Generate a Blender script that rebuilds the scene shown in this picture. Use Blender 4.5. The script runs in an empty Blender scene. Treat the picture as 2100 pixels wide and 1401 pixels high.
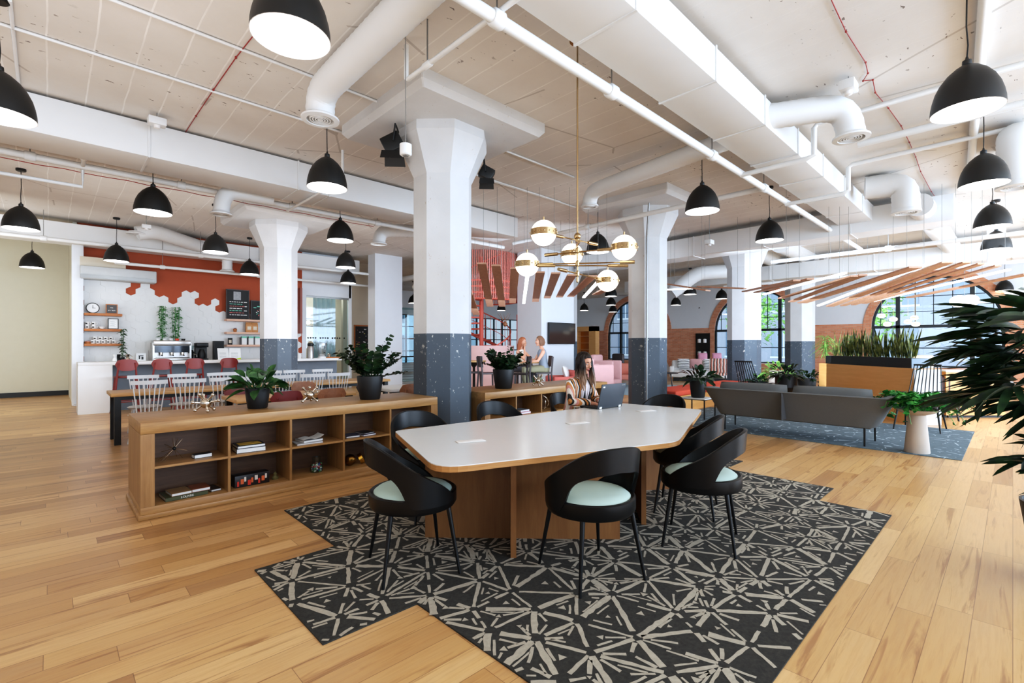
import bpy, bmesh, math, random
from mathutils import Vector, Matrix
from mathutils.geometry import delaunay_2d_cdt
SC = bpy.context.scene
C = SC.collection
R = math.radians
PI = math.pi
# ---- the photograph's view: 2100 x 1401, focal length 987 px, level camera 1.5 m up
F, CX, HY, H = 987.0, 1050.0, 709.0, 1.5
AZ = R(46.14)
ca, sa = math.cos(AZ), math.sin(AZ)
def G(px, py, z=0.0):
    d = (z - H) * F / (HY - py); l = (px - CX) / F * d
    return Vector((d * ca + l * sa, d * sa - l * ca, z))
def D(px, py, d):
    l = (px - CX) / F * d
    return Vector((d * ca + l * sa, d * sa - l * ca, H + (HY - py) * d / F))
def AY(px, py, Y):
    u = (px - CX) / F; d = Y / (sa - u * ca)
    return D(px, py, d)
def AX(px, py, X):
    u = (px - CX) / F; d = X / (ca + u * sa)
    return D(px, py, d)

# ---------------------------------------------------------------- mesh builder
class MB:
    def __init__(s): s.v = []; s.f = []; s.m = []; s.s = []
    def add(s, vs, fs, mi=0, sm=False, M=None):
        o = len(s.v)
        s.v += [tuple(M @ Vector(p)) if M else tuple(p) for p in vs]
        for f in fs:
            s.f.append([i + o for i in f]); s.m.append(mi); s.s.append(sm)
        return s
    def box(s, a, b, mi=0, M=None, bev=0.0, seg=2):
        x0, y0, z0 = a; x1, y1, z1 = b
        vs = [(x0,y0,z0),(x1,y0,z0),(x1,y1,z0),(x0,y1,z0),(x0,y0,z1),(x1,y0,z1),(x1,y1,z1),(x0,y1,z1)]
        fs = [(3,2,1,0),(4,5,6,7),(0,1,5,4),(1,2,6,5),(2,3,7,6),(3,0,4,7)]
        if bev <= 0: return s.add(vs, fs, mi, False, M)
        bm = bmesh.new(); bv = [bm.verts.new(p) for p in vs]
        for f in fs: bm.faces.new([bv[i] for i in f])
        bmesh.ops.bevel(bm, geom=list(bm.edges), offset=bev, segments=seg, profile=0.5, affect='EDGES')
        bm.verts.index_update()
        s.add([v.co[:] for v in bm.verts], [[v.index for v in f.verts] for f in bm.faces], mi, True, M)
        bm.free(); return s
    def bar(s, p, q, w, h, mi=0, up=(0,0,1)):          # rectangular bar from p to q
        p = Vector(p); q = Vector(q); d = (q - p).normalized(); u = Vector(up)
        if abs(d.dot(u)) > .99: u = Vector((1,0,0))
        r = d.cross(u).normalized(); u = r.cross(d)
        vs = []
        for e in (p, q):
            for a, b in ((-1,-1),(1,-1),(1,1),(-1,1)): vs.append(e + r * a * w/2 + u * b * h/2)
        return s.add(vs, [(0,1,2,3),(7,6,5,4),(0,4,5,1),(1,5,6,2),(2,6,7,3),(3,7,4,0)], mi)
    def lathe(s, prof, n=20, M=None, mi=0, sm=True, caps=True, sx=1, sy=1):
        vs = []; fs = []
        for r, z in prof:
            for k in range(n):
                a = 2*PI*k/n; vs.append((r*math.cos(a)*sx, r*math.sin(a)*sy, z))
        for j in range(len(prof)-1):
            for k in range(n):
                k2 = (k+1) % n; fs.append((j*n+k, j*n+k2, (j+1)*n+k2, (j+1)*n+k))
        if caps:
            if prof[0][0] > 1e-4: fs.append(tuple(range(n))[::-1])
            if prof[-1][0] > 1e-4: fs.append(tuple(range((len(prof)-1)*n, len(prof)*n)))
        return s.add(vs, fs, mi, sm, M)
    def tube(s, pts, r, n=8, mi=0, closed=False, caps=True, flat=1.0):
        P = [Vector(p) for p in pts]; N = len(P); vs = []; fs = []; nrm = None
        for i in range(N):
            if closed: t = (P[(i+1) % N] - P[i-1])
            else: t = P[min(i+1, N-1)] - P[max(i-1, 0)]
            t.normalize()
            if nrm is None:
                a = Vector((0,0,1)) if abs(t.z) < .9 else Vector((1,0,0)); nrm = t.cross(a).normalized()
            nrm = (nrm - t * nrm.dot(t))
            if nrm.length < 1e-6: nrm = t.orthogonal()
            nrm.normalize(); b = t.cross(nrm); rr = r[i] if isinstance(r, (list, tuple)) else r
            for k in range(n):
                a = 2*PI*k/n; vs.append(P[i] + nrm*math.cos(a)*rr + b*math.sin(a)*rr*flat)
        for i in range(N if closed else N-1):
            j = (i+1) % N
            for k in range(n):
                k2 = (k+1) % n; fs.append((i*n+k, i*n+k2, j*n+k2, j*n+k))
        if caps and not closed: fs.append(tuple(range(n))[::-1]); fs.append(tuple(range((N-1)*n, N*n)))
        return s.add(vs, fs, mi, True)
    def cyl(s, p, q, r0, r1=None, n=12, mi=0): return s.tube([p, q], [r0, r0 if r1 is None else r1], n, mi)
    def sph(s, c, r, n=16, m=10, mi=0, sc=(1,1,1), M=None):
        vs = []; fs = []
        for j in range(m+1):
            t = PI*j/m
            for k in range(n):
                a = 2*PI*k/n
                vs.append((c[0]+r*sc[0]*math.sin(t)*math.cos(a), c[1]+r*sc[1]*math.sin(t)*math.sin(a), c[2]-r*sc[2]*math.cos(t)))
        for j in range(m):
            for k in range(n):
                k2 = (k+1) % n; fs.append((j*n+k, j*n+k2, (j+1)*n+k2, (j+1)*n+k))
        return s.add(vs, fs, mi, True, M)
    def prism(s, poly, z0, z1, mi=0, M=None):
        n = len(poly); vs = [(x,y,z0) for x,y in poly] + [(x,y,z1) for x,y in poly]
        fs = [tuple(range(n))[::-1], tuple(range(n, 2*n))] + [(i,(i+1)%n,n+(i+1)%n,n+i) for i in range(n)]
        return s.add(vs, fs, mi, False, M)
    def quad(s, a, b, c, d, mi=0): return s.add([a,b,c,d], [(0,1,2,3)], mi)
    def grid(s, rows, mi=0, sm=True, closed=False):
        n = len(rows[0]); vs = [p for r_ in rows for p in r_]; fs = []
        for j in range(len(rows)-1):
            for k in range(n if closed else n-1):
                k2 = (k+1) % n; fs.append((j*n+k, j*n+k2, (j+1)*n+k2, (j+1)*n+k))
        return s.add(vs, fs, mi, sm)
    def leaf(s, b, d, L, W, droop=0.3, seg=5, mi=0, fold=.25, pw=.8, peak=.45, roll=.5):
        b = Vector(b); d = Vector(d).normalized(); z = Vector((0,0,1))
        side = d.cross(z)
        if side.length < .05: side = Vector((1,0,0)) if random.random() < .5 else Vector((0,1,0))
        side.normalize(); vs = []; up = side.cross(d); ra = random.uniform(-roll, roll); side, up = side*math.cos(ra)+up*math.sin(ra), up*math.cos(ra)-side*math.sin(ra)
        for i in range(seg+1):
            t = i/seg; p = b + d*L*t - z*droop*L*t*t
            tt = t/peak*.5 if t < peak else .5+(t-peak)/(1-peak)*.5
            w = W/2*max(math.sin(PI*tt), 0)**pw + .001
            vs += [p - side*w + up*w*fold, p, p + side*w + up*w*fold]
        fs = []
        for i in range(seg):
            a = i*3; fs += [(a,a+1,a+4,a+3),(a+1,a+2,a+5,a+4)]
        return s.add(vs, fs, mi, True)
    def build(s, name, mats, parent=None, loc=None, rz=None, sharp=40):
        me = bpy.data.meshes.new(name); me.from_pydata(s.v, [], s.f)
        for m in (mats if isinstance(mats, (list, tuple)) else [mats]): me.materials.append(m)
        me.polygons.foreach_set('material_index', s.m); me.polygons.foreach_set('use_smooth', s.s)
        me.validate(); me.update()
        if any(s.s): me.set_sharp_from_angle(angle=R(sharp))
        o = bpy.data.objects.new(name, me); C.objects.link(o)
        if parent: o.parent = parent
        if loc is not None: o.location = loc
        if rz is not None: o.rotation_euler = (0, 0, rz)
        return o

def tag(o, label, cat, group=None):
    o['label'] = label; o['category'] = cat
    if group: o['group'] = group
    return o
def thing(name, label, cat, loc=(0,0,0), rz=0, group=None):
    o = bpy.data.objects.new(name, None); C.objects.link(o); o.empty_display_size = .1
    o.location = loc; o.rotation_euler = (0, 0, rz)
    return tag(o, label, cat, group)
def struct(name, mb, mats): o = mb.build(name, mats); o['kind'] = 'structure'; return o
def dup(root, loc, rz, label, group=None, scale=None):
    r = root.copy(); C.objects.link(r); r.location = loc; r.rotation_euler = (0, 0, rz); r['label'] = label
    if group: r['group'] = group
    if scale: r.scale = scale
    for ch in list(root.children):
        c = ch.copy(); C.objects.link(c); c.parent = r
        for g in list(ch.children):
            d = g.copy(); C.objects.link(d); d.parent = c
    return r

# ---------------------------------------------------------------- materials
def lin(c): return tuple(((v/255)/12.92 if v/255 <= .04045 else ((v/255+.055)/1.055)**2.4) for v in c)
def newmat(name):
    m = bpy.data.materials.new(name); m.use_nodes = True
    nt = m.node_tree; b = nt.nodes['Principled BSDF']; return m, nt, b
def N(nt, typ, **kw):
    n = nt.nodes.new(typ)
    for k, v in kw.items():
        if k in n.inputs.keys() and not hasattr(n, k): n.inputs[k].default_value = v
        else: setattr(n, k, v)
    return n
def mth(nt, op, a, b=None, c=None):
    n = nt.nodes.new('ShaderNodeMath'); n.operation = op
    for i, x in enumerate((a, b, c)):
        if x is None: continue
        if isinstance(x, (int, float)): n.inputs[i].default_value = x
        else: nt.links.new(x, n.inputs[i])
    return n.outputs[0]
def mixc(nt, fac, a, b, blend='MIX'):
    n = nt.nodes.new('ShaderNodeMix'); n.data_type = 'RGBA'; n.blend_type = blend
    for i, x in ((0, fac), (6, a), (7, b)):
        if isinstance(x, (int, float)): n.inputs[i].default_value = x
        elif isinstance(x, tuple): n.inputs[i].default_value = (*x[:3], 1)
        else: nt.links.new(x, n.inputs[i])
    return n.outputs[2]
def coords(nt, kind='Object', scale=(1,1,1), loc=(0,0,0)):
    t = nt.nodes.new('ShaderNodeTexCoord'); m = nt.nodes.new('ShaderNodeMapping')
    m.inputs['Scale'].default_value = scale; m.inputs['Location'].default_value = loc
    nt.links.new(t.outputs[kind], m.inputs[0]); return m.outputs[0]
def noise(nt, vec, scale, detail=3, rough=.5, dist=0.0):
    n = nt.nodes.new('ShaderNodeTexNoise'); n.inputs['Scale'].default_value = scale
    n.inputs['Detail'].default_value = detail; n.inputs['Roughness'].default_value = rough
    n.inputs['Distortion'].default_value = dist
    if vec is not None: nt.links.new(vec, n.inputs['Vector'])
    return n.outputs['Fac']
def ramp(nt, fac, stops, interp='LINEAR'):
    n = nt.nodes.new('ShaderNodeValToRGB'); n.color_ramp.interpolation = interp
    e = n.color_ramp.elements
    while len(e) > 1: e.remove(e[-1])
    e[0].position = stops[0][0]; e[0].color = (*stops[0][1], 1)
    for p, c in stops[1:]: x = e.new(p); x.color = (*c, 1)
    nt.links.new(fac, n.inputs[0]); return n.outputs[0]
def bump(nt, b, h, strength=.2, dist=.01):
    n = nt.nodes.new('ShaderNodeBump'); n.inputs['Strength'].default_value = strength
    n.inputs['Distance'].default_value = dist
    nt.links.new(h, n.inputs['Height']); nt.links.new(n.outputs[0], b.inputs['Normal'])
def mat(name, col, rough=.5, metal=0.0, var=.08, ns=6, em=None, es=0, bmp=0, bs=60, spec=.5, coat=0):
    m, nt, b = newmat(name); c = lin(col)
    f = noise(nt, coords(nt), ns, 3)
    nt.links.new(mixc(nt, f, tuple(x*(1-var) for x in c), tuple(min(1, x*(1+var)) for x in c)), b.inputs['Base Color'])
    b.inputs['Roughness'].default_value = rough; b.inputs['Metallic'].default_value = metal
    b.inputs['Specular IOR Level'].default_value = spec
    if coat: b.inputs['Coat Weight'].default_value = coat
    if em: b.inputs['Emission Color'].default_value = (*lin(em), 1); b.inputs['Emission Strength'].default_value = es
    if bmp: bump(nt, b, noise(nt, coords(nt), bs, 2), bmp, .004)
    return m
def wood(name, c1, c2, scale=(1.2, 14, 14), rough=.4, c3=None):
    m, nt, b = newmat(name); v = coords(nt, 'Object', scale)
    f = noise(nt, v, 1.6, 5, .6, .6); g = noise(nt, v, 7, 3, .6)
    f2 = mth(nt, 'ADD', mth(nt, 'MULTIPLY', f, .75), mth(nt, 'MULTIPLY', g, .25))
    nt.links.new(ramp(nt, f2, [(.3, lin(c2)), (.5, lin(c3 or tuple((a+b_)/2 for a, b_ in zip(c1, c2)))), (.68, lin(c1))]), b.inputs['Base Color'])
    b.inputs['Roughness'].default_value = rough
    return m
def glassy(name, tint=(225,238,240), gl=.07):
    m = bpy.data.materials.new(name); m.use_nodes = True; nt = m.node_tree; nt.nodes.clear()
    o = nt.nodes.new('ShaderNodeOutputMaterial'); t = nt.nodes.new('ShaderNodeBsdfTransparent'); g = nt.nodes.new('ShaderNodeBsdfGlossy')
    t.inputs[0].default_value = (*lin(tint), 1); g.inputs['Roughness'].default_value = .03
    mx = nt.nodes.new('ShaderNodeMixShader'); mx.inputs[0].default_value = gl
    nt.links.new(t.outputs[0], mx.inputs[1]); nt.links.new(g.outputs[0], mx.inputs[2]); nt.links.new(mx.outputs[0], o.inputs[0]); return m
def emit(name, col, s):
    m = bpy.data.materials.new(name); m.use_nodes = True; nt = m.node_tree; nt.nodes.clear()
    o = nt.nodes.new('ShaderNodeOutputMaterial'); e = nt.nodes.new('ShaderNodeEmission')
    e.inputs[0].default_value = (*lin(col), 1); e.inputs[1].default_value = s; nt.links.new(e.outputs[0], o.inputs[0]); return m

def floor_mat():
    m, nt, b = newmat('hickory_planks')
    t = nt.nodes.new('ShaderNodeTexCoord'); sp = nt.nodes.new('ShaderNodeSeparateXYZ'); nt.links.new(t.outputs['Object'], sp.inputs[0])
    x, y = sp.outputs[0], sp.outputs[1]
    yy = mth(nt, 'DIVIDE', y, .155); row = mth(nt, 'FLOOR', yy); fy = mth(nt, 'FRACT', yy)
    wn = nt.nodes.new('ShaderNodeTexWhiteNoise'); wn.noise_dimensions = '1D'; nt.links.new(row, wn.inputs['W'])
    xx = mth(nt, 'ADD', mth(nt, 'DIVIDE', x, 1.25), mth(nt, 'MULTIPLY', wn.outputs['Value'], 7.0))
    col = mth(nt, 'FLOOR', xx); fx = mth(nt, 'FRACT', xx)
    cb = nt.nodes.new('ShaderNodeCombineXYZ'); nt.links.new(row, cb.inputs[0]); nt.links.new(col, cb.inputs[1])
    w2 = nt.nodes.new('ShaderNodeTexWhiteNoise'); w2.noise_dimensions = '2D'; nt.links.new(cb.outputs[0], w2.inputs['Vector'])
    pid = w2.outputs['Value']
    cv = nt.nodes.new('ShaderNodeCombineXYZ')
    nt.links.new(mth(nt, 'MULTIPLY', x, .6), cv.inputs[0]); nt.links.new(mth(nt, 'MULTIPLY', y, 9.0), cv.inputs[1]); nt.links.new(mth(nt, 'MULTIPLY', pid, 40.0), cv.inputs[2])
    g1 = noise(nt, cv.outputs[0], 1.3, 5, .6, 1.2); g2 = noise(nt, cv.outputs[0], 6.0, 4, .65, .4)
    base = ramp(nt, pid, [(0, lin((198,158,108))), (.3, lin((212,172,118))), (.55, lin((180,138,88))), (.8, lin((224,186,134))), (1, lin((156,114,72)))])
    c = mixc(nt, mth(nt, 'MULTIPLY', mth(nt, 'SUBTRACT', g1, .35), 1.0), base, lin((222,176,112)))
    st = ramp(nt, g1, [(.55, (0,0,0)), (.66, (1,1,1))])
    c = mixc(nt, mth(nt, 'MULTIPLY', st, .6), c, lin((128,82,46)))
    c = mixc(nt, mth(nt, 'MULTIPLY', ramp(nt, g2, [(.45, (0,0,0)), (.75, (1,1,1))]), .3), c, lin((172,118,66)))
    eg = mth(nt, 'MINIMUM', mth(nt, 'MULTIPLY', mth(nt, 'MINIMUM', fy, mth(nt, 'SUBTRACT', 1.0, fy)), .155), mth(nt, 'MULTIPLY', mth(nt, 'MINIMUM', fx, mth(nt, 'SUBTRACT', 1.0, fx)), 1.25))
    seam = mth(nt, 'LESS_THAN', eg, .0016)
    c = mixc(nt, mth(nt, 'MULTIPLY', seam, .6), c, lin((92,58,30)))
    nt.links.new(c, b.inputs['Base Color']); b.inputs['Roughness'].default_value = .31
    b.inputs['Specular IOR Level'].default_value = .5
    bump(nt, b, mth(nt, 'SUBTRACT', 1.0, seam), .15, .002); return m
def ceiling_mat():
    m, nt, b = newmat('board_marked_concrete')
    t = nt.nodes.new('ShaderNodeTexCoord'); sp = nt.nodes.new('ShaderNodeSeparateXYZ'); nt.links.new(t.outputs['Object'], sp.inputs[0])
    w = noise(nt, coords(nt), 1.5, 3)
    xx = mth(nt, 'DIVIDE', mth(nt, 'ADD', sp.outputs[0], mth(nt, 'MULTIPLY', w, .04)), .36); fx = mth(nt, 'FRACT', xx)
    ln = mth(nt, 'LESS_THAN', mth(nt, 'MINIMUM', fx, mth(nt, 'SUBTRACT', 1.0, fx)), .022)
    br = noise(nt, coords(nt), .9, 4, .6)
    c = mixc(nt, br, lin((206,198,189)), lin((236,231,225)))
    mr = nt.nodes.new('ShaderNodeMapRange'); mr.inputs[1].default_value = 2.2; mr.inputs[2].default_value = 4.6; mr.inputs[3].default_value = .12; nt.links.new(sp.outputs[1], mr.inputs[0])
    c = mixc(nt, mth(nt, 'MULTIPLY', mth(nt, 'MULTIPLY', ln, mr.outputs[0]), mth(nt, 'MULTIPLY', noise(nt, coords(nt), 2.5, 2), 1.1)), c, lin((250,246,240)))
    cr = nt.nodes.new('ShaderNodeTexVoronoi'); cr.feature = 'DISTANCE_TO_EDGE'; cr.inputs['Scale'].default_value = .45; vv = nt.nodes.new('ShaderNodeVectorMath'); vv.operation = 'ADD'; nz = nt.nodes.new('ShaderNodeTexNoise'); nz.inputs['Scale'].default_value = 2.5; nt.links.new(t.outputs['Object'], vv.inputs[0]); nt.links.new(nz.outputs['Color'], vv.inputs[1]); nt.links.new(vv.outputs[0], cr.inputs['Vector'])
    c = mixc(nt, mth(nt, 'MULTIPLY', mth(nt, 'LESS_THAN', cr.outputs['Distance'], .006), mth(nt, 'MULTIPLY', mth(nt, 'GREATER_THAN', noise(nt, coords(nt), .6, 2), .54), .45)), c, lin((150,138,126)))
    sp1 = noise(nt, coords(nt, 'Object', (1, 1.8, 1)), 9, 2, .7)
    cl = ramp(nt, noise(nt, coords(nt), .7, 2), [(.5, (0,0,0)), (.62, (1,1,1))])
    k = mth(nt, 'MULTIPLY', mth(nt, 'GREATER_THAN', sp1, .69), cl)
    c = mixc(nt, mth(nt, 'MULTIPLY', k, .8), c, lin((96,84,76)))
    nt.links.new(c, b.inputs['Base Color']); b.inputs['Roughness'].default_value = .85
    bump(nt, b, mth(nt, 'ADD', noise(nt, coords(nt), 7, 4, .6), mth(nt, 'MULTIPLY', ln, .5)), .35, .01); return m
def chipped(name, col, chip, amt=.7, low=0):
    m, nt, b = newmat(name)
    f = noise(nt, coords(nt, 'Object', (1,1,.6)), 24, 3, .7); big = noise(nt, coords(nt), 2.2, 2)
    base = mixc(nt, noise(nt, coords(nt), 2.5, 3), tuple(v*.88 for v in lin(col)), tuple(min(1, v*1.1) for v in lin(col)))
    k = mth(nt, 'GREATER_THAN', mth(nt, 'ADD', f, mth(nt, 'MULTIPLY', big, .3)), amt + .115)
    nt.links.new(mixc(nt, mth(nt, 'MULTIPLY', k, .85), base, lin(chip)), b.inputs['Base Color'])
    b.inputs['Roughness'].default_value = .6; bump(nt, b, noise(nt, coords(nt), 9, 4, .65), .3, .008); return m
def brick_mat():
    m, nt, b = newmat('red_brick'); v = coords(nt, 'Object')
    sp = nt.nodes.new('ShaderNodeSeparateXYZ'); nt.links.new(v, sp.inputs[0])
    cb = nt.nodes.new('ShaderNodeCombineXYZ'); nt.links.new(sp.outputs[1], cb.inputs[0]); nt.links.new(sp.outputs[2], cb.inputs[1])
    t = nt.nodes.new('ShaderNodeTexBrick'); nt.links.new(cb.outputs[0], t.inputs['Vector'])
    t.inputs['Scale'].default_value = 1; t.inputs['Brick Width'].default_value = .22; t.inputs['Row Height'].default_value = .075; t.inputs['Mortar Size'].default_value = .006
    t.inputs['Color1'].default_value = (*lin((204,134,98)), 1); t.inputs['Color2'].default_value = (*lin((222,158,124)), 1); t.inputs['Mortar'].default_value = (*lin((196,170,150)), 1)
    nt.links.new(t.outputs['Color'], b.inputs['Base Color']); b.inputs['Roughness'].default_value = .85; return m
def stripes_mat(name, cols, freq, axis=0, rough=.6):
    m, nt, b = newmat(name); sp = nt.nodes.new('ShaderNodeSeparateXYZ'); nt.links.new(coords(nt), sp.inputs[0])
    w = noise(nt, coords(nt), 5, 2)
    f = mth(nt, 'FRACT', mth(nt, 'ADD', mth(nt, 'MULTIPLY', sp.outputs[axis], freq), mth(nt, 'MULTIPLY', w, .5)))
    n = len(cols); nt.links.new(ramp(nt, f, [(i/n, lin(c)) for i, c in enumerate(cols)], 'CONSTANT'), b.inputs['Base Color'])
    b.inputs['Roughness'].default_value = rough; return m
def rug_mat():
    m, nt, b = newmat('blue_grey_rug'); v = coords(nt, 'Object', (7, 7, 7))
    vo = nt.nodes.new('ShaderNodeTexVoronoi'); vo.feature = 'DISTANCE_TO_EDGE'; vo.inputs['Scale'].default_value = .6; nt.links.new(v, vo.inputs['Vector'])
    k = mth(nt, 'MULTIPLY', mth(nt, 'LESS_THAN', vo.outputs['Distance'], .03), mth(nt, 'GREATER_THAN', noise(nt, v, .8, 2), .53))
    c = mixc(nt, noise(nt, v, 2.2, 4), lin((76,90,98)), lin((106,120,128)))
    nt.links.new(mixc(nt, mth(nt, 'MULTIPLY', k, .7), c, lin((190,204,212))), b.inputs['Base Color']); b.inputs['Roughness'].default_value = .95
    return m

random.seed(7)
FLOOR = floor_mat(); CEIL = ceiling_mat(); BRICK = brick_mat()
PWHITE = chipped('white_painted_concrete', (214,213,212), (180,166,148), .76)
PDARK = chipped('slate_painted_concrete', (84,94,105), (205,205,198), .70)
WALLW = mat('white_wall_paint', (230,232,235), .8, var=.02)
BEIGE = mat('beige_wall_paint', (214,204,186), .8, var=.03)
CREAM = mat('cream_wall_paint', (222,218,200), .8, var=.03)
ORANGE = mat('burnt_orange_paint', (168,82,48), .75, var=.05)
HEXW = mat('white_hexagon_tile', (226,226,224), .6, var=.03)
DUCT = mat('white_duct_paint', (228,227,225), .5, var=.03, ns=3)
PIPEW = mat('white_pipe_paint', (234,233,230), .45, var=.03)
GREYP = mat('grey_metal', (150,150,148), .4, .6)
DARKV = mat('dark_vent', (40,38,36), .6)
REDC = mat('red_cable', (150,50,44), .5)
BLACK = mat('matte_black', (22,22,21), .45)
BLKGL = mat('satin_black_wood', (6,6,7), .38, var=.15, spec=.4)
BLKPOT = mat('black_pot', (24,24,25), .5)
LAMP = emit('lamp_glow', (255,247,232), 7.0)
GLOBE = emit('globe_glow', (255,240,214), 4.2)
LED = emit('led_glow', (255,250,240), 5.0)
BRASS = mat('aged_brass', (182,156,116), .2, 1.0, var=.12, ns=20)
CHROME = mat('polished_nickel', (210,200,185), .12, 1.0, var=.05)
GOLD = mat('gold_metal', (214,168,70), .25, 1.0)
OAKB = wood('shaded_oak_back', (112,80,54), (84,56,36), (1.0, 12, 12), .5)  # darker copy of the oak; the cubbies' shade is put into its colour
OAK = wood('oak_veneer', (188,148,94), (152,112,66), (1.0, 12, 12), .38)
OAKD = wood('oak_veneer_upright', (174,134,82), (142,102,56), (12, 12, 1.0), .4)
LAMI = mat('white_laminate', (226,224,220), .22, var=.02)
TABLEP = wood('brown_table_panel', (150,106,62), (128,86,48), (10, 10, 1.0), .4)
EDGE = wood('table_edge_ply', (194,146,88), (164,116,64), (2, 2, 40), .4)
MINT = mat('mint_upholstery', (186,206,196), .75, var=.04, bmp=.15, bs=220)
TTOP = wood('light_oak_tabletop', (222,178,120), (196,148,88), (1.0, 12, 12), .35)
WCHAIR = mat('white_lacquer', (236,235,234), .4, var=.02)
REDW = mat('oxblood_lacquer', (124,46,42), .4, var=.06)
BROWNW = wood('walnut_ply', (176,122,86), (150,98,66), (1.5, 10, 10), .4)
DARKW = mat('dark_stained_wood', (62,54,54), .45, var=.08)
SOIL = mat('potting_soil', (52,40,32), .95)
def leafmat(name, a, b_): 
    m, nt, b = newmat(name); f = noise(nt, coords(nt), 14, 2)
    nt.links.new(ramp(nt, f, [(.35, lin(a)), (.65, lin(b_))]), b.inputs['Base Color']); b.inputs['Roughness'].default_value = .4; b.inputs['Specular IOR Level'].default_value = .35
    return m
LEAF = leafmat('dark_green_leaf', (26,58,26), (58,98,44))
LEAFB = leafmat('blackish_green_leaf', (16,34,18), (38,66,32))
LEAFP = leafmat('palm_green_leaf', (14,32,18), (40,68,34))
LEAFV = leafmat('vivid_green_leaf', (34,104,44), (84,160,66))
LEAFY = leafmat('snake_plant_leaf', (32,56,36), (136,142,70))
LEAFL = leafmat('light_green_leaf', (92,142,60), (158,196,104))
FABG = mat('grey_wool', (104,105,104), .9, var=.06, ns=40, bmp=.2, bs=260)
CONC = mat('taupe_stone', (190,176,162), .7, var=.05)
OBOX = wood('amber_plywood', (232,178,112), (220,162,94), (1.0, 1.0, 10), .45)
CORAL = mat('coral_upholstery', (226,92,66), .7)
PINK = mat('dusty_pink_upholstery', (204,158,156), .8)
PINKL = mat('light_pink_fabric', (240,176,200), .8)
WHITEF = mat('white_fabric', (236,232,228), .85)
STAIR = mat('coral_red_steel', (236,112,92), .5)
GLASS = glassy('clear_window_glass')
GLASSB = glassy('blue_tinted_glass', (214,232,234), .06)
FRAME = mat('charcoal_window_steel', (46,52,56), .5)
SLAT = wood('cedar_slat', (214,168,140), (186,138,110), (10, 10, 10), .5)
TVM = mat('black_screen', (24,28,32), .08, var=.02)
PAPER = mat('white_paper', (238,238,236), .7)
SKIN = mat('skin', (206,150,122), .5, var=.05)
# ================================================================ SETTING
CZ = 4.64; XW = 26.0; YB = 24.0
struct('floor', MB().box((-9,-8,-.1),(XW+.3,YB+.3,0)), FLOOR)
struct('ceiling', MB().box((-9,-8,CZ),(XW+.3,YB+.3,CZ+.2)), CEIL)
# --- window wall (x = 26) with three arched openings
WY = [2.25, 9.15, 16.05]; HWD = 2.05; SPR = 2.3; SILL = .62
mb = MB(); br = MB()
ys = [-8.0]
for c in WY: ys += [c-HWD, c+HWD]
ys.append(YB)
for i in range(0, len(ys), 2):
    mb.box((XW, ys[i], 0), (XW+.3, ys[i+1], CZ))
    br.box((XW-.03, ys[i]+(.3 if i else 0), 0), (XW, ys[i+1]-.3, 2.47))
for c in WY:
    mb.box((XW, c-HWD, 0), (XW+.3, c+HWD, SILL))
    n = 28; inn = []
    for k in range(n+1):
        a = PI*k/n; inn.append((c+HWD*math.cos(a), SPR+HWD*math.sin(a)))
    for k in range(n):
        (y0,z0),(y1,z1) = inn[k], inn[k+1]
        mb.quad((XW,y0,z0),(XW,y1,z1),(XW,y1,CZ),(XW,y0,CZ)); mb.quad((XW,y0,z0),(XW,y1,z1),(XW+.3,y1,z1),(XW+.3,y0,z0))
    out = [(c+HWD, SILL)] + inn + [(c-HWD, SILL)]; o2 = [(c+HWD+.3, 0)] + [(c+(HWD+.3)*math.cos(PI*k/n), SPR+(HWD+.3)*math.sin(PI*k/n)) for k in range(n+1)] + [(c-HWD-.3, 0)]
    for k in range(len(out)-1):
        x = XW-.04
        br.quad((x,*out[k]),(x,*out[k+1]),(x,*o2[k+1]),(x,*o2[k]))
        br.quad((x,*out[k]),(x,*out[k+1]),(XW+.2,*out[k+1]),(XW+.2,*out[k]))
        br.quad((x,*o2[k]),(x,*o2[k+1]),(XW,*o2[k+1]),(XW,*o2[k]))
    br.box((XW-.04, c-HWD, 0), (XW, c+HWD, SILL-.02))
struct('wall_right', mb, WALLW); struct('trim_1', br, BRICK)
for wi, c in enumerate(WY):
    x = XW+.12; fr = MB()
    arch = [(x, c+HWD-.03, SILL)] + [(x, c+(HWD-.03)*math.cos(PI*k/28), SPR+(HWD-.03)*math.sin(PI*k/28)) for k in range(29)] + [(x, c-HWD+.03, SILL)]
    fr.tube(arch, .06, 6)
    fr.box((x-.06, c-HWD, SPR-.06), (x+.06, c+HWD, SPR+.06)); fr.box((x-.06, c-HWD, SILL-.02), (x+.06, c+HWD, SILL+.06))
    for sgn in (-1, 1): fr.box((x-.06, c+sgn*1.15-.07, SILL), (x+.06, c+sgn*1.15+.07, SPR+math.sqrt(HWD**2-1.22**2)))
    for k in range(-3, 4):
        yy = c + k*.58; hz = math.sqrt(HWD**2-(k*.58)**2)
        if abs(k) != 2: fr.box((x-.015, yy-.014, SPR), (x+.015, yy+.014, SPR+hz))
    for zz in (.62, 1.24, 1.8):
        w = math.sqrt(max(HWD**2-zz**2, 0)); fr.box((x-.015, c-w, SPR+zz-.014), (x+.015, c+w, SPR+zz+.014))
    fr.box((x-.02, c-HWD, 1.38), (x+.02, c+HWD, 1.42))
    w = struct('window_%d' % (wi+1), fr, FRAME)
    pane = MB(); pts = [(x+.01, c-HWD, SILL)] + [(x+.01, c-HWD*math.cos(PI*k/28), SPR+HWD*math.sin(PI*k/28)) for k in range(29)] + [(x+.01, c+HWD, SILL)]
    pane.add(pts, [tuple(range(len(pts)))]); pane.build('pane', GLASS, w)
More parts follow.
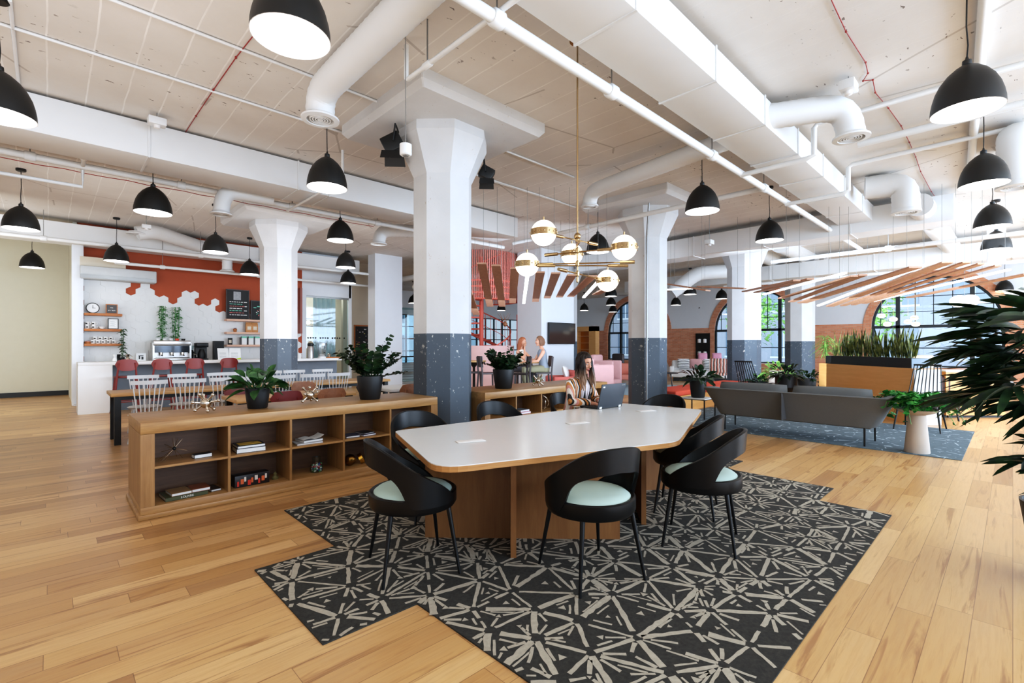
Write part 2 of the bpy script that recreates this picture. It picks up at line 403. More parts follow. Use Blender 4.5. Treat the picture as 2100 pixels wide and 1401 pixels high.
# --- back wall (y = 24) with a glazed strip behind the stair
mb = MB(); a, b2 = 12.5, 24.5
mb.box((-9,YB,0),(a,YB+.3,CZ)); mb.box((b2,YB,0),(XW,YB+.3,CZ)); mb.box((a,YB,0),(b2,YB+.3,.5)); mb.box((a,YB,3.3),(b2,YB+.3,CZ))
struct('wall_back', mb, WALLW)
fr = MB(); k = 0
while a + k*.75 <= b2+.01: fr.box((a+k*.75-.035, YB+.08, .5), (a+k*.75+.035, YB+.18, 3.3)); k += 1
for z in (.5, 1.2, 1.9, 2.6, 3.28): fr.box((a, YB+.09, z-.03), (b2, YB+.17, z+.03))
w = struct('window_4', fr, FRAME); MB().quad((a,YB+.13,.5),(b2,YB+.13,.5),(b2,YB+.13,3.3),(a,YB+.13,3.3)).build('pane', GLASS, w)
# --- far left corridor, kitchen wall, meeting room
struct('wall_left', MB().box((-9,20,0),(.5,20.2,CZ)).box((.42,16.5,0),(.52,20,CZ)), CREAM)
struct('baseboard_left', MB().box((-9,19.96,0),(.42,20,.14)), BLACK)
struct('wall_kitchen', MB().box((.5,16.5,0),(6.1,16.65,CZ)), ORANGE)
struct('trim_2', MB().box((-9,16.0,4.02),(7.9,16.45,4.5)), DUCT)              # boxed soffit over the kitchen
struct('trim_3', MB().box((.4,16.22,0),(.62,16.5,4.05), bev=.01).box((.43,16.1,0),(.5,16.22,.06)), WALLW)
struct('wall_meeting', MB().box((6.1,16.5,3.2),(7.82,16.65,CZ)).box((6.1,16.5,0),(6.24,16.65,3.2)).box((7.75,16.5,0),(7.85,16.65,CZ)), WALLW)
struct('wall_meeting_back', MB().box((4.0,19.6,0),(9.6,19.75,CZ)), BEIGE)
gl = struct('window_5', MB().box((6.24,16.55,3.14),(7.75,16.6,3.2)).box((6.24,16.55,0),(7.75,16.6,.05)), GREYP)
MB().quad((6.24,16.57,.05),(7.75,16.57,.05),(7.75,16.57,3.14),(6.24,16.57,3.14)).build('pane', GLASSB, gl)
dots = MB()
for k in range(16):
    if k % 5 != 4: dots.box((6.3+k*.085,16.555,1.74),(6.345+k*.085,16.565,1.79))
dots.build('privacy_dots', BLACK, gl)
struct('wall_beige', MB().box((7.85,17.2,0),(9.0,17.35,CZ)), BEIGE)
struct('wall_middle', MB().box((7.97,15.0,0),(9.02,15.5,CZ)), WALLW)
struct('wall_screen', MB().box((11.4,10.5,0),(13.05,11.6,CZ)), WALLW)
# hexagon tiles: white below the stepped skyline
prof = [(168,565),(184,554),(206,577),(230,594),(252,577),(263,611),(283,577),(304,582),(315,595),(325,613),(353,628),(371,612),(391,628),(428,628),(437,645),(460,650),(560,652)]
def sky(px):
    r_ = prof[0][1]
    for x, y in prof:
        if px >= x: r_ = y
    return r_
hx = MB(); hw = .209; Rr = hw/math.sqrt(3)
extra = {(294,568),(376,605),(394,605),(385,618),(436,622),(238,585),(244,585)}
for j in range(0, 20):
    for i in range(0, 29):
        x = .64 + i*hw + (hw/2 if j % 2 else 0); z = .98 + j*Rr*1.5
        d = x*ca + 16.5*sa; l = x*sa - 16.5*ca; px = CX+F*l/d; py = HY-F*(z-H)/d
        ok = py > sky(px) - 2
        for ex, ey in extra:
            if abs(px-ex) < 7 and abs(py-ey) < 6.5: ok = True
        if x > 6.0 or not ok: continue
        th = .008 + .02*random.random()
        poly = [(x + (Rr-.0004)*math.cos(PI/2+PI*k/3), z + (Rr-.0004)*math.sin(PI/2+PI*k/3)) for k in range(6)]
        vs = [(p[0], 16.5-th, p[1]) for p in poly] + [(p[0], 16.5, p[1]) for p in poly]
        hx.add(vs, [(0,1,2,3,4,5)] + [(k, 6+k, 6+(k+1)%6, (k+1)%6) for k in range(6)])
struct('trim_4', hx, HEXW)
# --- outside
mb = MB().box((44,-25,-1),(46,32,11), 0)
for k in range(14):
    for z in (0.6, 4.4, 7.8):
        y = -22+k*3.8; mb.box((43.9,y,z),(44,y+1.9,z+2.2), 1); mb.box((43.85,y+.9,z),(43.92,y+1.0,z+2.2), 2); mb.box((43.85,y-.1,z-.15),(44,y+2,z), 2)
o = mb.build('office_building', [mat('pale_grey_brick', (172,172,182), .9), mat('building_glass', (120,132,148), .2), WALLW]); tag(o, 'pale grey brick building across the street outside the arched windows', 'building')
mb = MB().box((8,36,-1),(30,38,9), 0)
for k in range(9):
    for z in (.5, 3.4, 6.2): mb.box((9+k*2.3,35.9,z),(10.3+k*2.3,36,z+1.9), 1)
o = mb.build('apartment_building', [mat('blue_grey_render', (150,170,182), .9), mat('dark_glass', (70,84,96), .2)]); tag(o, 'blue grey building seen through the glazing behind the spiral stair', 'building')
struct('floor_street', MB().box((XW+.3,-30,-.6),(60,45,-.5)), mat('asphalt', (150,150,150), .9))
def tree(name, loc, label, h, r):
    t = thing(name, label, 'tree', loc, 0, 'street trees'); MB().tube([(0,0,0),(.1,0,h*.4),(0,.1,h*.7)], [.16,.12,.06], 8).build('trunk', DARKW, t)
    m = MB(); rnd = random.Random(int(h*100))
    for k in range(420):
        v = Vector((rnd.gauss(0,1), rnd.gauss(0,1), rnd.gauss(0,.8))).normalized()*r*rnd.random()**.4
        m.leaf(v + Vector((0,0,h*.72)), (rnd.uniform(-1,1), rnd.uniform(-1,1), rnd.uniform(-.6,.4)), .45, .26, .2, 2)
    m.build('foliage', LEAFL, t)
tree('street_tree', (34,6.0,-.5), 'leafy street tree outside the right arched window, left side', 5.6, 1.9)
tree('street_tree', (36,12.5,-.5), 'leafy street tree outside the middle arched window', 6.0, 2.2)

# ================================================================ PILLARS
def octo(rad, z): return [(rad*math.cos(PI/8+PI*k/4)/math.cos(PI/8), rad*math.sin(PI/8+PI*k/4)/math.cos(PI/8), z) for k in range(8)]
def pillar(x, y, label, rw=.385, drop=1.03):
    t = thing('concrete_pillar', label, 'pillar', (x,y,0), 0, 'octagonal concrete pillars')
    m = MB(); m.grid([octo(rw,0), octo(rw,1.665)], sm=False, closed=True); m.build('dark_base', PDARK, t)
    m = MB(); m.grid([octo(rw,1.665), octo(rw,3.83)], sm=False, closed=True); m.build('shaft', PWHITE, t)
    m = MB(); m.grid([octo(rw,3.83), octo(.60,4.33), octo(.60,4.45)], sm=False, closed=True); m.build('capital', PWHITE, t)
    m = MB(); a, b_ = drop, drop-.06
    def sq(h, z, c=.015): return [(h-c,-h,z),(h,-h+c,z),(h,h-c,z),(h-c,h,z),(-h+c,h,z),(-h,h-c,z),(-h,-h+c,z),(-h+c,-h,z)]
    m.grid([sq(b_,4.45), sq(a,4.52), sq(a,CZ)], sm=False, closed=True); m.add(sq(b_,4.45), [tuple(range(8))[::-1]]); m.build('drop_panel', PWHITE, t)
    return t
pillar(4.04, 5.62, 'large octagonal pillar in the foreground between the two low oak bookshelves')
pillar(4.05, 12.45, 'octagonal pillar in front of the kitchen counter, left in the photo')
pillar(9.57, 5.62, 'octagonal pillar right behind the seated woman with a laptop')
pillar(15.1, 5.62, 'octagonal pillar behind the black spindle chair and coral bench', .43)
pillar(20.6, 5.62, 'octagonal pillar beside the planter box in front of the arched windows', .46)
pillar(14.85, 12.3, 'octagonal pillar mostly hidden behind the wall with the television')
p3 = None
m = MB(); m.cyl((9.13,5.38,0),(9.13,5.38,3.8),.02,n=8); m.tube([(9.13,5.38,3.8),(8.93,5.22,4.25),(8.90,5.19,4.44)], .02, 8)
tag(m.build('conduit', GREYP), 'thin grey conduit running up the pillar behind the seated woman', 'conduit')

# ================================================================ DUCTS AND PIPES
def rect_duct(name, label, a, b, seams, axis=0):
    t = thing(name, label, 'air duct'); MB().box(a, b, bev=.006).build('duct_body', DUCT, t)
    for s_ in seams:
        m = MB(); e = .012
        if axis == 0: m.box((s_-.012,a[1]-e,a[2]-e),(s_+.012,b[1]+e,b[2]+e))
        else: m.box((a[0]-e,s_-.012,a[2]-e),(b[0]+e,s_+.012,b[2]+e))
        m.build('flange', DUCT, t)
    return t
rect_duct('air_duct', 'long white rectangular duct crossing the ceiling at upper right', (1.0,2.1,4.2),(13.3,2.72,4.55), [3.4,4.9,6.3,7.6,8.9,10.3,11.8])
rect_duct('air_duct', 'long white rectangular duct crossing the ceiling at left', (-4,8.33,4.13),(8.2,9.1,4.6), [-1.5,1.0,3.02,3.55,5.5])
rect_duct('air_duct', 'white rectangular duct across the far ceiling behind the chandelier', (12.8,.8,3.98),(13.5,10.2,4.5), [2.5,4.3,6.1,8.0], 1)
rect_duct('air_duct', 'white rectangular duct close to the arched windows', (18.5,-4,3.85),(19.3,12,4.35), [0,3,6,9], 1)
def spiral(name, label, pts, r, diff_r, ribs=True):
    t = thing(name, label, 'air duct', (0,0,0), 0)
    P = [Vector(p) for p in pts]; m = MB(); path = []
    # smooth corner
    dense = []
    for i in range(len(P)-1):
        n = max(2, int((P[i+1]-P[i]).length/.05))
        for k in range(n): dense.append(P[i].lerp(P[i+1], k/n))
    dense.append(P[-1])
    for _ in range(26): dense = [dense[0]] + [(dense[i-1]+dense[i]*2+dense[i+1])/4 for i in range(1, len(dense)-1)] + [dense[-1]]
    rr = [r*(1.0 if i % 2 else 1.04) for i in range(len(dense))] if ribs else r
    m.tube(dense, rr, 22); m.build('spiral_pipe', DUCT, t, sharp=60)
    if diff_r:
        e = dense[-1]; M = Matrix.Translation(e)
        m = MB(); m.lathe([(r*1.02,.04),(r*1.06,.02),(diff_r,-.01),(diff_r,-.03),(diff_r*.72,-.035),(diff_r*.70,.03)], 26, M, caps=False)
        df = m.build('diffuser', DUCT, t)
        m = MB(); m.lathe([(0.001,.03),(diff_r*.70,.03)], 24, M, mi=1, caps=False)
        for q in (.56,.42,.28): m.lathe([(diff_r*q,-.03),(diff_r*(q-.06),-.03),(diff_r*(q-.05),.0),(diff_r*(q+.02),.0),(diff_r*q,-.03)], 22, M, caps=False)
        m.lathe([(.001,-.03),(diff_r*.16,-.03),(diff_r*.14,0)], 18, M, caps=False); m.build('vent_rings', [DUCT, DARKV], df)
    return t
spiral('spiral_duct', 'white spiral duct with elbow and round diffuser at top left of the big pillar', [(2.2,2.72,4.42),(2.25,5.58,4.42),(2.27,5.58,4.15)], .155, .21)
spiral('spiral_duct', 'white spiral duct elbow dropping behind the chandelier rod', [(6.8,2.7,4.36),(7.25,5.5,4.36),(7.3,5.5,4.13)], .13, .165)
spiral('spiral_duct', 'white spiral duct elbow branching right from the big duct', [(6.55,2.2,4.4),(7.05,1.4,4.45),(7.12,1.38,4.08)], .15, .2)
e = D(1858,432,8.6); spiral('spiral_duct', 'vertical white spiral duct with grille above the sofa, upper right', [(10.9,1.9,4.42),(e.x,e.y,4.42),(e.x,e.y,3.9)], .2, .22)
e = D(2085,420,6.6); spiral('spiral_duct', 'white spiral duct cut by the right edge of the photo', [(e.x+1.5,e.y,4.42),(e.x,e.y,4.42),(e.x,e.y,3.7)], .2, .22)
e = D(453,440,8.3); spiral('spiral_duct', 'short white spiral elbow under the left rectangular duct', [(2.95,9.44,4.2),(2.15,9.44,4.2),(2.13,9.44,3.78)], .125, .17)
e = D(281,480,12.0); spiral('spiral_duct', 'white spiral elbow over the bar stools at the kitchen', [(e.x+3.0,e.y+2.0,4.2),(e.x+.3,e.y,4.42),(e.x,e.y,4.3)], .17, .22)
e = D(777,497,12.0); spiral('spiral_duct', 'white spiral elbow just left of the big pillar, over the dining tables', [(e.x+1.2,e.y-1.0,4.38),(e.x,e.y,4.38),(e.x,e.y,4.05)], .15, .2)
spiral('spiral_duct', 'long diagonal white round duct above the wooden slats at right', [D(1885,420,9.4),D(1960,520,15)], .21, 0)
spiral('spiral_duct', 'upper of two round ducts under the far ceiling, between the pendants', [D(1600,500,14.5),D(1690,540,18.5)], .26, 0)
spiral('spiral_duct', 'lower of two round ducts under the far ceiling, left of its twin', [D(1530,505,15),D(1620,545,19)], .28, 0)
spiral('spiral_duct', 'curved round duct above the slats near the far pillar', [D(1505,556,17),D(1430,560,17),D(1378,600,17.2)], .24, 0)
e = D(466,555,13.9); spiral('spiral_duct', 'short vertical round duct in front of the orange kitchen wall', [(e.x,e.y,4.05),(e.x,e.y,e.z)], .13, .19)
e = D(2043,536,10.8); spiral('spiral_duct', 'short vertical round duct behind the lowest pendant at right', [(e.x,e.y,4.2),(e.x,e.y,3.35)], .15, .17)
def pipe(label, pts, r, name='sprinkler_pipe', cat='pipe', m=PIPEW, rings=(), grp=None):
    t = thing(name, label, cat, (0,0,0), 0, grp)
    MB().tube(pts, r, 10).build('pipe_run', m, t)
    for p in rings:
        p = Vector(p); q = Vector((0,0,0)); best = 9e9
        for i in range(len(pts)-1):
            a_, b_ = Vector(pts[i]), Vector(pts[i+1]); s_ = max(0, min(1, (p-a_).dot(b_-a_)/(b_-a_).length_squared)); c_ = a_.lerp(b_, s_)
            if (c_-p).length < best: best = (c_-p).length; q = c_; d_ = (b_-a_).normalized()
        MB().tube([q-d_*.06, q-d_*.045, q+d_*.045, q+d_*.06], [r*1.18, r*1.4, r*1.4, r*1.18], 12).build('coupling', m, t)
        MB().cyl((q.x,q.y,q.z+r), (q.x,q.y,CZ), .007, n=6).build('hanger_rod', GREYP, t)
    return t
pipe('thick white sprinkler main crossing above the meeting table', [(-2,2.88,4.13),(16,2.88,4.13)], .052, rings=[(2.6,2.88,4.13),(4.2,2.88,4.13),(6.6,2.88,4.13),(8.6,2.88,4.13)])
j = Vector((2.62,2.88,4.13))
pipe('thin white branch pipe rising past the big pillar drop panel', [(2.62,1.2,4.2),(2.62,2.88,4.2),(2.62,4.25,4.2),(2.62,4.28,4.22),(2.62,4.28,4.56)], .024, rings=[(2.62,3.9,4.2)])
pipe('white pipe branch crossing under the big right duct, upper run', [(7.6,2.88,4.1),(7.6,2.0,4.1),(7.6,1.9,4.13),(7.6,1.9,4.5),(7.6,1.85,4.55),(7.6,-2,4.55)], .035)
pipe('white pipe branch crossing under the big right duct, lower run', [(9.7,2.88,4.08),(9.7,2.0,4.08),(9.7,1.92,4.12),(9.7,1.92,4.5),(9.7,1.86,4.54),(9.7,-2,4.54)], .035)
pipe('white branch pipe running left from the main behind the chandelier rod', [(8.7,2.88,4.16),(8.7,9.0,4.16)], .045, rings=[(8.7,4.0,4.16),(8.7,6.6,4.16)])
pipe('white sprinkler main below the left rectangular duct', [(-4,9.7,4.2),(9,9.7,4.2)], .05, rings=[(-.2,9.7,4.2),(1.6,9.7,4.2),(3.4,9.7,4.2),(5.2,9.7,4.2)])
pipe('white rectangular pipe loop hanging at far left under the ceiling', [(.36,9.16,4.2),(.36,9.65,4.2),(.36,9.75,4.2),(.36,9.75,3.9),(-1.5,9.75,3.9)], .028, rings=[(.36,9.3,4.2)])
pipe('white drop pipe beside the left duct end', [(3.3,9.7,4.09),(3.3,7.3,4.09),(3.3,7.25,4.12),(3.3,7.25,4.55)], .022)
pipe('white kitchen pipe along the soffit, upper run', [(-4,15.5,3.98),(9,15.5,3.98)], .045, rings=[(-.1,15.5,3.98),(3.0,15.5,3.98)])
pipe('white kitchen pipe in front of the orange wall, lower run', [(1.2,15.9,3.62),(8.2,15.9,3.62)], .04, rings=[(2.2,15.9,3.62),(4.6,15.9,3.62)])
pipe('round white pipe left of the big pillar, upper of two', [(9.6,12.0,4.0),(9.6,17,4.0)], .1)
pipe('round white pipe left of the big pillar, lower of two', [(10.8,12.0,3.9),(10.8,17,3.9)], .13)
pipe('white pipe along the far ceiling over the wooden slats', [(14,4.5,3.75),(14,-3,3.75)], .05, rings=[(14,2,3.75)])
pipe('thin white pipe along the far ceiling behind the wooden slats', [(17,7,3.55),(17,-4,3.55)], .045)
pipe('white pipe running beside the pendants at the right edge', [(3.6,.02,4.58),(13,.6,4.58)], .05)
pipe('white pipe crossing behind the two rightmost upper pendants', [(8.7,1.6,4.5),(8.7,-3,4.5)], .05)
for lab, pts in (('thin conduit on the left ceiling, nearer run', [(-2,5.63,CZ-.02),(7,5.63,CZ-.02)]), ('thin conduit on the left ceiling, farther run', [(-2,6.8,CZ-.02),(8,6.8,CZ-.02)]),
                 ('grey track conduit carrying the chandelier canopy', [(-1,2.98,CZ-.02),(9,2.98,CZ-.02)]), ('thin conduit at the top left corner of the photo', [G(20,0,CZ-.02), G(40,190,CZ-.02)]),
                 ('thin conduit on the ceiling right of the big pillar', [G(1005,370,CZ-.02), G(1180,425,CZ-.02)])):
    pipe(lab, pts, .016, 'conduit', 'conduit', DUCT)
def cable(label, pix, z, r=.006):
    m = MB(); P = [G(x, y, z) for x, y in pix]; m.tube(P, r, 6)
    for p in P[1:-1]: m.sph(p, r*2.4, 6, 4)
    tag(m.build('alarm_cable', REDC), label, 'cable', 'red alarm cables')
cable('red alarm cable stapled across the left ceiling', [(530,60),(484,118),(438,184),(402,238),(380,272)], CZ-.018)
cable('red alarm cable running down the right ceiling', [(1705,0),(1735,65),(1775,128),(1780,150),(1770,166),(1790,164),(1795,190),(1822,222),(1848,258),(1865,292),(1878,322),(1888,352),(1910,393),(1935,430),(1945,455)], CZ-.016, .005)
m = MB(); m.tube([(x, 9.76, 4.12+.008*math.sin(x*9)) for x in [(-.6+k*.25) for k in range(24)]], .006, 6); tag(m.build('alarm_cable', REDC), 'red alarm cable tied along the left sprinkler main', 'cable', 'red alarm cables')

# ================================================================ CEILING DEVICES
def spot(label, px, py, d, ang, s=1.0):
    t = thing('flood_light', label, 'spotlight', D(px,py,d), ang, 'black stage lights')
    M = Matrix.Rotation(R(28), 4, 'Y')
    MB().box((-.13*s,-.09*s,-.11*s),(.13*s,.09*s,.11*s), M=M, bev=.015).build('lamp_housing', BLACK, t)
    MB().tube([(-.02*s,-.12*s,0),(-.05*s,-.12*s,.22*s),(-.05*s,.12*s,.22*s),(-.02*s,.12*s,0)], .012, 6).build('yoke', BLACK, t)
    m = MB()
    for k in (-1, 1): m.quad((-.13*s,-.1*s*k,-.12*s),(.13*s,-.1*s*k,-.12*s),(.14*s,-.16*s*k,-.24*s),(-.14*s,-.16*s*k,-.24*s))
    m.build('barn_door', BLACK, t)
spot('black stage light clamped left of the big pillar capital', 806, 296, 6.4, R(140))
spot('black stage light right of the big pillar capital', 998, 356, 7.2, R(-40), .8)
e = D(832,308,4.44); t = thing('ceiling_sensor', 'white cylinder sensor hanging on a wire in front of the big pillar', 'sensor', e)
MB().lathe([(.0,-.05),(.045,-.05),(.055,-.04),(.055,.05),(.0,.055)], 18).build('sensor_body', DUCT, t); MB().cyl((0,0,.05),(0,0,CZ-e.z),.004,n=6).build('wire', GREYP, t); MB().lathe([(.0,-.056),(.025,-.056),(.03,-.05)],12).build('lens', GREYP, t)
def smallbox(label, p, s=.1, name='junction_box'):
    t = thing(name, label, 'ceiling device', p); MB().box((-s,-s*.7,-s*.5),(s,s*.7,s*.5), bev=.01).build('housing', DUCT, t)
    MB().lathe([(.0,-s*.95),(s*.35,-s*.85),(s*.4,-s*.5)],12).build('detector_head', WHITEF, t); MB().cyl((0,0,s*.5),(0,0,max(CZ-p.z, s*.6)),.006,n=6).build('stem', GREYP, t)
smallbox('white strobe detector on the right ceiling beside the red cable', G(1740,178,4.52), .11, 'fire_detector')
smallbox('white detector hanging left over the bar stools', D(300,465,11.4), .09, 'fire_detector')
smallbox('white projector box hanging at left over the soffit', G(322,250,4.52), .10, 'projector_bracket')
smallbox('small white camera hanging in front of the hexagon wall', D(294,572,14.6), .1, 'security_camera')
smallbox('white emitter on the ceiling beside the middle pillar', D(1455,497,11), .1, 'fire_detector')
t = thing('wall_air_unit', 'grey air conditioning unit high on the kitchen wall behind a pendant', 'air conditioner', (1.35,16.2,3.35)); MB().box((-.8,-.12,-.16),(.75,.28,.16), bev=.03).build('unit_body', mat('air_unit_grey',(196,198,198),.5), t); MB().box((-.8,-.14,-.14),(.7,-.11,-.06)).build('louver', GREYP, t); MB().box((-.8,0,.16),(.1,.28,.4)).build('vent_box', BEIGE, t)
# ================================================================ PENDANTS
RIMZ = 3.57
def make_pendant():
    t = thing('pendant_lamp', '', 'pendant lamp', (0,0,0), 0, 'black dome pendant lamps')
    prof = [(.252,0),(.248,.06),(.238,.12),(.219,.19),(.187,.26),(.140,.325),(.085,.375),(.045,.40),(.03,.408)]
    m = MB(); m.lathe(prof, 36, mi=0, caps=False); m.lathe([(r-.006, z) for r, z in prof], 36, mi=1, caps=False)
    m.lathe([(.252,0),(.246,0)], 36, mi=1, caps=False)
    m.build('lamp_shade', [BLACK, WHITEF], t)
    MB().lathe([(.03,.40),(.034,.415),(.032,.445),(.014,.455),(.008,.48)], 14).build('cap', BLACK, t)
    MB().lathe([(.0,.012),(.10,.016),(.2,.022),(.24,.034)], 28, caps=False).build('diffuser', LAMP, t)
    h = CZ - RIMZ
    MB().tube([(0,0,.47),(.006,.004,.58),(-.004,.002,.75),(0,0,h-.03)], .006, 6).build('cord', BLACK, t)
    MB().lathe([(.0,h-.045),(.06,h-.045),(.07,h-.035),(.07,h),(.0,h)], 18).build('ceiling_rose', BLACK, t)
    return t
PEND = [(597,78,'largest black dome pendant, cut by the top edge left of centre'),(-2,238,'large black dome pendant cut by the left edge of the photo'),
 (671,386,'black dome pendant hanging just left of the big pillar capital'),(314,437,'black dome pendant over the middle of the long left duct'),
 (43,470,'black dome pendant at far left, upper of two near the cream wall'),(66,549,'black dome pendant at far left, lower one against the cream wall'),
 (239,536,'black dome pendant in front of the grey air conditioning unit'),(442,518,'black dome pendant left of the pillar by the kitchen counter'),
 (344,581,'small black pendant against the orange wall above the espresso machine'),(512,563,'small black pendant touching the left side of the kitchen pillar in view'),
 (698,494,'highest of the black pendants in the row between the two left pillars'),(709,549,'second of the four stacked pendants left of the big pillar'),
 (714,581,'third of the four stacked pendants left of the big pillar'),(690,604,'lowest and smallest pendant above the glass meeting room'),
 (1226,517,'black pendant seen behind the brass chandelier'),(1440,434,'black dome pendant just right of the second pillar capital'),
 (1578,494,'black dome pendant under the big right duct over the sofa'),(1983,228,'largest pendant at upper right of the photo'),
 (2017,380,'second pendant down in the row at the right edge'),(2035,466,'third pendant down in the row at the right edge'),(2043,512,'fourth pendant down in the row at the right edge'),
 (1028,637,'tiny distant pendant in front of the red spiral stair'),(1198,637,'tiny distant pendant right of the television wall'),(1253,608,'small distant pendant directly below the lowest chandelier globe'),
 (1253,626,'small distant pendant in front of the leftmost arched window, upper'),(1257,640,'small distant grey looking pendant in front of the leftmost arched window, lower'),
 (1386,626,'distant pendant nearest the right side of the second pillar'),(1438,633,'distant pendant above the brick dado and black panel'),
 (1415,604,'distant pendant partly hidden by a wooden slat'),(1480,613,'distant pendant left of the coral bench pillar'),(2060,596,'dark pendant at right edge in front of the arch brickwork'),
 (848,622,'pendant peeking out left of the big pillar shaft')]
p0 = make_pendant()
for i, (px, py, lab) in enumerate(PEND):
    p = G(px, py, RIMZ)
    if i == 0: p0.location = p; p0['label'] = lab
    else: dup(p0, p, random.uniform(0,6), lab)

# ================================================================ CHANDELIER
cx, cy = 3.76, 2.98
t = thing('brass_chandelier', 'brass chandelier with five glowing globes on crossed arms over the white table', 'chandelier', (cx,cy,0))
MB().lathe([(.0,4.50),(.075,4.50),(.08,4.51),(.08,4.57),(.07,4.62),(.0,4.62)], 22).build('canopy', BRASS, t)
MB().box((-.07,-.07,4.56),(.07,.07,4.62)).build('ceiling_box', GREYP, t)
MB().cyl((0,0,4.5),(0,0,2.16),.008,n=10).build('stem', BRASS, t)
m = MB(); m.lathe([(.0,2.12),(.012,2.13),(.012,2.17),(.0,2.18)], 10)
for z in (2.54,2.44,2.31,2.21): m.lathe([(.008,z-.03),(.02,z-.02),(.02,z+.02),(.008,z+.03)], 12)
m.sph((0,0,2.58),.035,14,10); m.build('hub', BRASS, t)
for px, py, d, cl in ((1115,478,4.45,.3),(1081,543,4.83,.55),(1173,522,5.3,.12),(1280,508,4.54,.35),(1246,576,5.28,.35)):
    g = D(px,py,d) - Vector((cx,cy,0)); z = g.z; dr = Vector((g.x,g.y,0)); L = dr.length; dr.normalize()
    m = MB(); m.cyl(-dr*cl+Vector((0,0,z)), dr*(L-.1)+Vector((0,0,z)), .007, n=8)
    m.cyl(-dr*cl+Vector((0,0,z)), -dr*(cl-.14)+Vector((0,0,z)), .017, n=12); m.cyl(dr*(L-.26)+Vector((0,0,z)), dr*(L-.11)+Vector((0,0,z)), .015, n=12)
    m.build('arm', BRASS, t)
    o = MB().sph((0,0,0), .118, 28, 18).build('globe', GLOBE, t, g)
    b = MB(); b.lathe([(.1195,-.028),(.124,-.03),(.124,.03),(.1195,.028)], 32, caps=False)
    for k in range(16): b.sph((.124*math.cos(k*PI/8),.124*math.sin(k*PI/8),0),.008,6,4)
    b.build('band', BRASS, o); MB().cyl((0,0,.11),(0,0,.15),.008,n=8).build('finial', BRASS, o)
m = MB(); a = Vector((ca*0+sa, -ca, 0)); m.cyl(-a*.40+Vector((0,0,2.29)), a*.50+Vector((0,0,2.29)), .007, n=8); m.cyl(a*.3+Vector((0,0,2.29)), a*.5+Vector((0,0,2.29)), .016, n=12); m.cyl(-a*.4+Vector((0,0,2.29)), -a*.22+Vector((0,0,2.29)), .016, n=12); m.build('cross_arm', BRASS, t)

# ================================================================ SLAT CEILING FIXTURES
def topz(x, y):
    for x0,y0,x1,y1,z in ((1,2.05,13.35,2.77,4.2),(12.75,.8,13.55,10.2,3.98),(18.4,-4,19.4,12,3.85),(-4,8.3,8.2,9.15,4.13)):
        if x0-.03 < x < x1+.03 and y0-.03 < y < y1+.03: return z-.003
    return CZ
def slat(near, far, d1, d2, label, led=False, w=.17):
    p, q = D(*near, d1), D(*far, d2); c = (p+q)/2
    t = thing('hanging_light_bar' if led else 'hanging_batten', label, 'light bar' if led else 'ceiling slat', c, 0, 'glowing light bars among the slats' if led else 'hanging cedar slats')
    MB().bar(p-c, q-c, .07 if led else w, .03).build('bar' if led else 'board', LED if led else SLAT, t)
    for k in (.15, .85):
        s_ = p.lerp(q, k) - c; MB().cyl(s_, (s_.x,s_.y,topz(s_.x+c.x,s_.y+c.y)-c.z), .003, n=5).build('wire', GREYP, t)
S = [((950,575),(977,645),'leftmost cedar slat, right beside the big pillar'),((988,540),(1005,628),'second cedar slat from the big pillar, over the red stair'),((1017,544),(1030,628),'third cedar slat from the big pillar, over the red stair'),
 ((1056,550),(1051,621),'cedar slat hanging just below the left chandelier globe'),((1108,558),(1098,618),'cedar slat right of the vertical light bar'),((1140,560),(1122,611),'cedar slat above the two talking women'),
 ((1173,564),(1147,609),'cedar slat above the television, left'),((1216,566),(1170,608),'cedar slat above the television, right'),((1250,590),(1221,604),'short looking cedar slat just below the lowest globe')]
for a_, b_, l_ in S: slat(a_, b_, 9.0, 12.6, l_)
slat((1083,556),(1074,622), 9.0, 12.6, 'light bar glowing in front of the white wall edge', True)
slat((1234,570),(1197,610), 9.0, 12.6, 'light bar glowing diagonally right of the television wall', True)
S2 = [((1878,548),(1645,621),'broad cedar slat upper left of the long light bar over the planter',.24),((1943,538),(1702,628),'cedar slat just right of the long light bar',.2),((1982,538),(1728,627),'cedar slat second right of the long light bar',.14),
 ((2012,541),(1750,625),'cedar slat third right of the long light bar',.12),((2047,545),(1772,622),'cedar slat fourth right of the long light bar',.12),((2110,562),(1865,610),'cedar slat nearest the palm fronds',.16),
 ((1770,564),(1622,619),'cedar slat left of the broad one',.14),((1752,566),(1600,612),'cedar slat second left of the broad one',.12),((1662,572),(1550,600),'thin cedar slat right of the coral bench pillar',.12),((1634,575),(1526,598),'leftmost thin cedar slat right of the coral bench pillar',.12)]
for a_, b_, l_, w_ in S2: slat(a_, b_, 8.8, 12.4, l_, False, w_)
slat((1905,541),(1678,627), 8.8, 12.4, 'longest light bar, over the planter box', True); slat((2070,553),(1790,618), 8.8, 12.4, 'light bar nearest the palm fronds', True); slat((1733,560),(1566,604), 8.8, 12.4, 'light bar left of the broad cedar slat', True)
slat((1372,583),(1452,596), 12.5, 11.4, 'edge-on cedar slat right of the second pillar'); slat((1432,588),(1528,592), 12.5, 11.6, 'edge-on cedar slat crossing the coral bench pillar')
slat((1368,594),(1420,592), 13.4, 12.9, 'short light bar right of the second pillar', True)
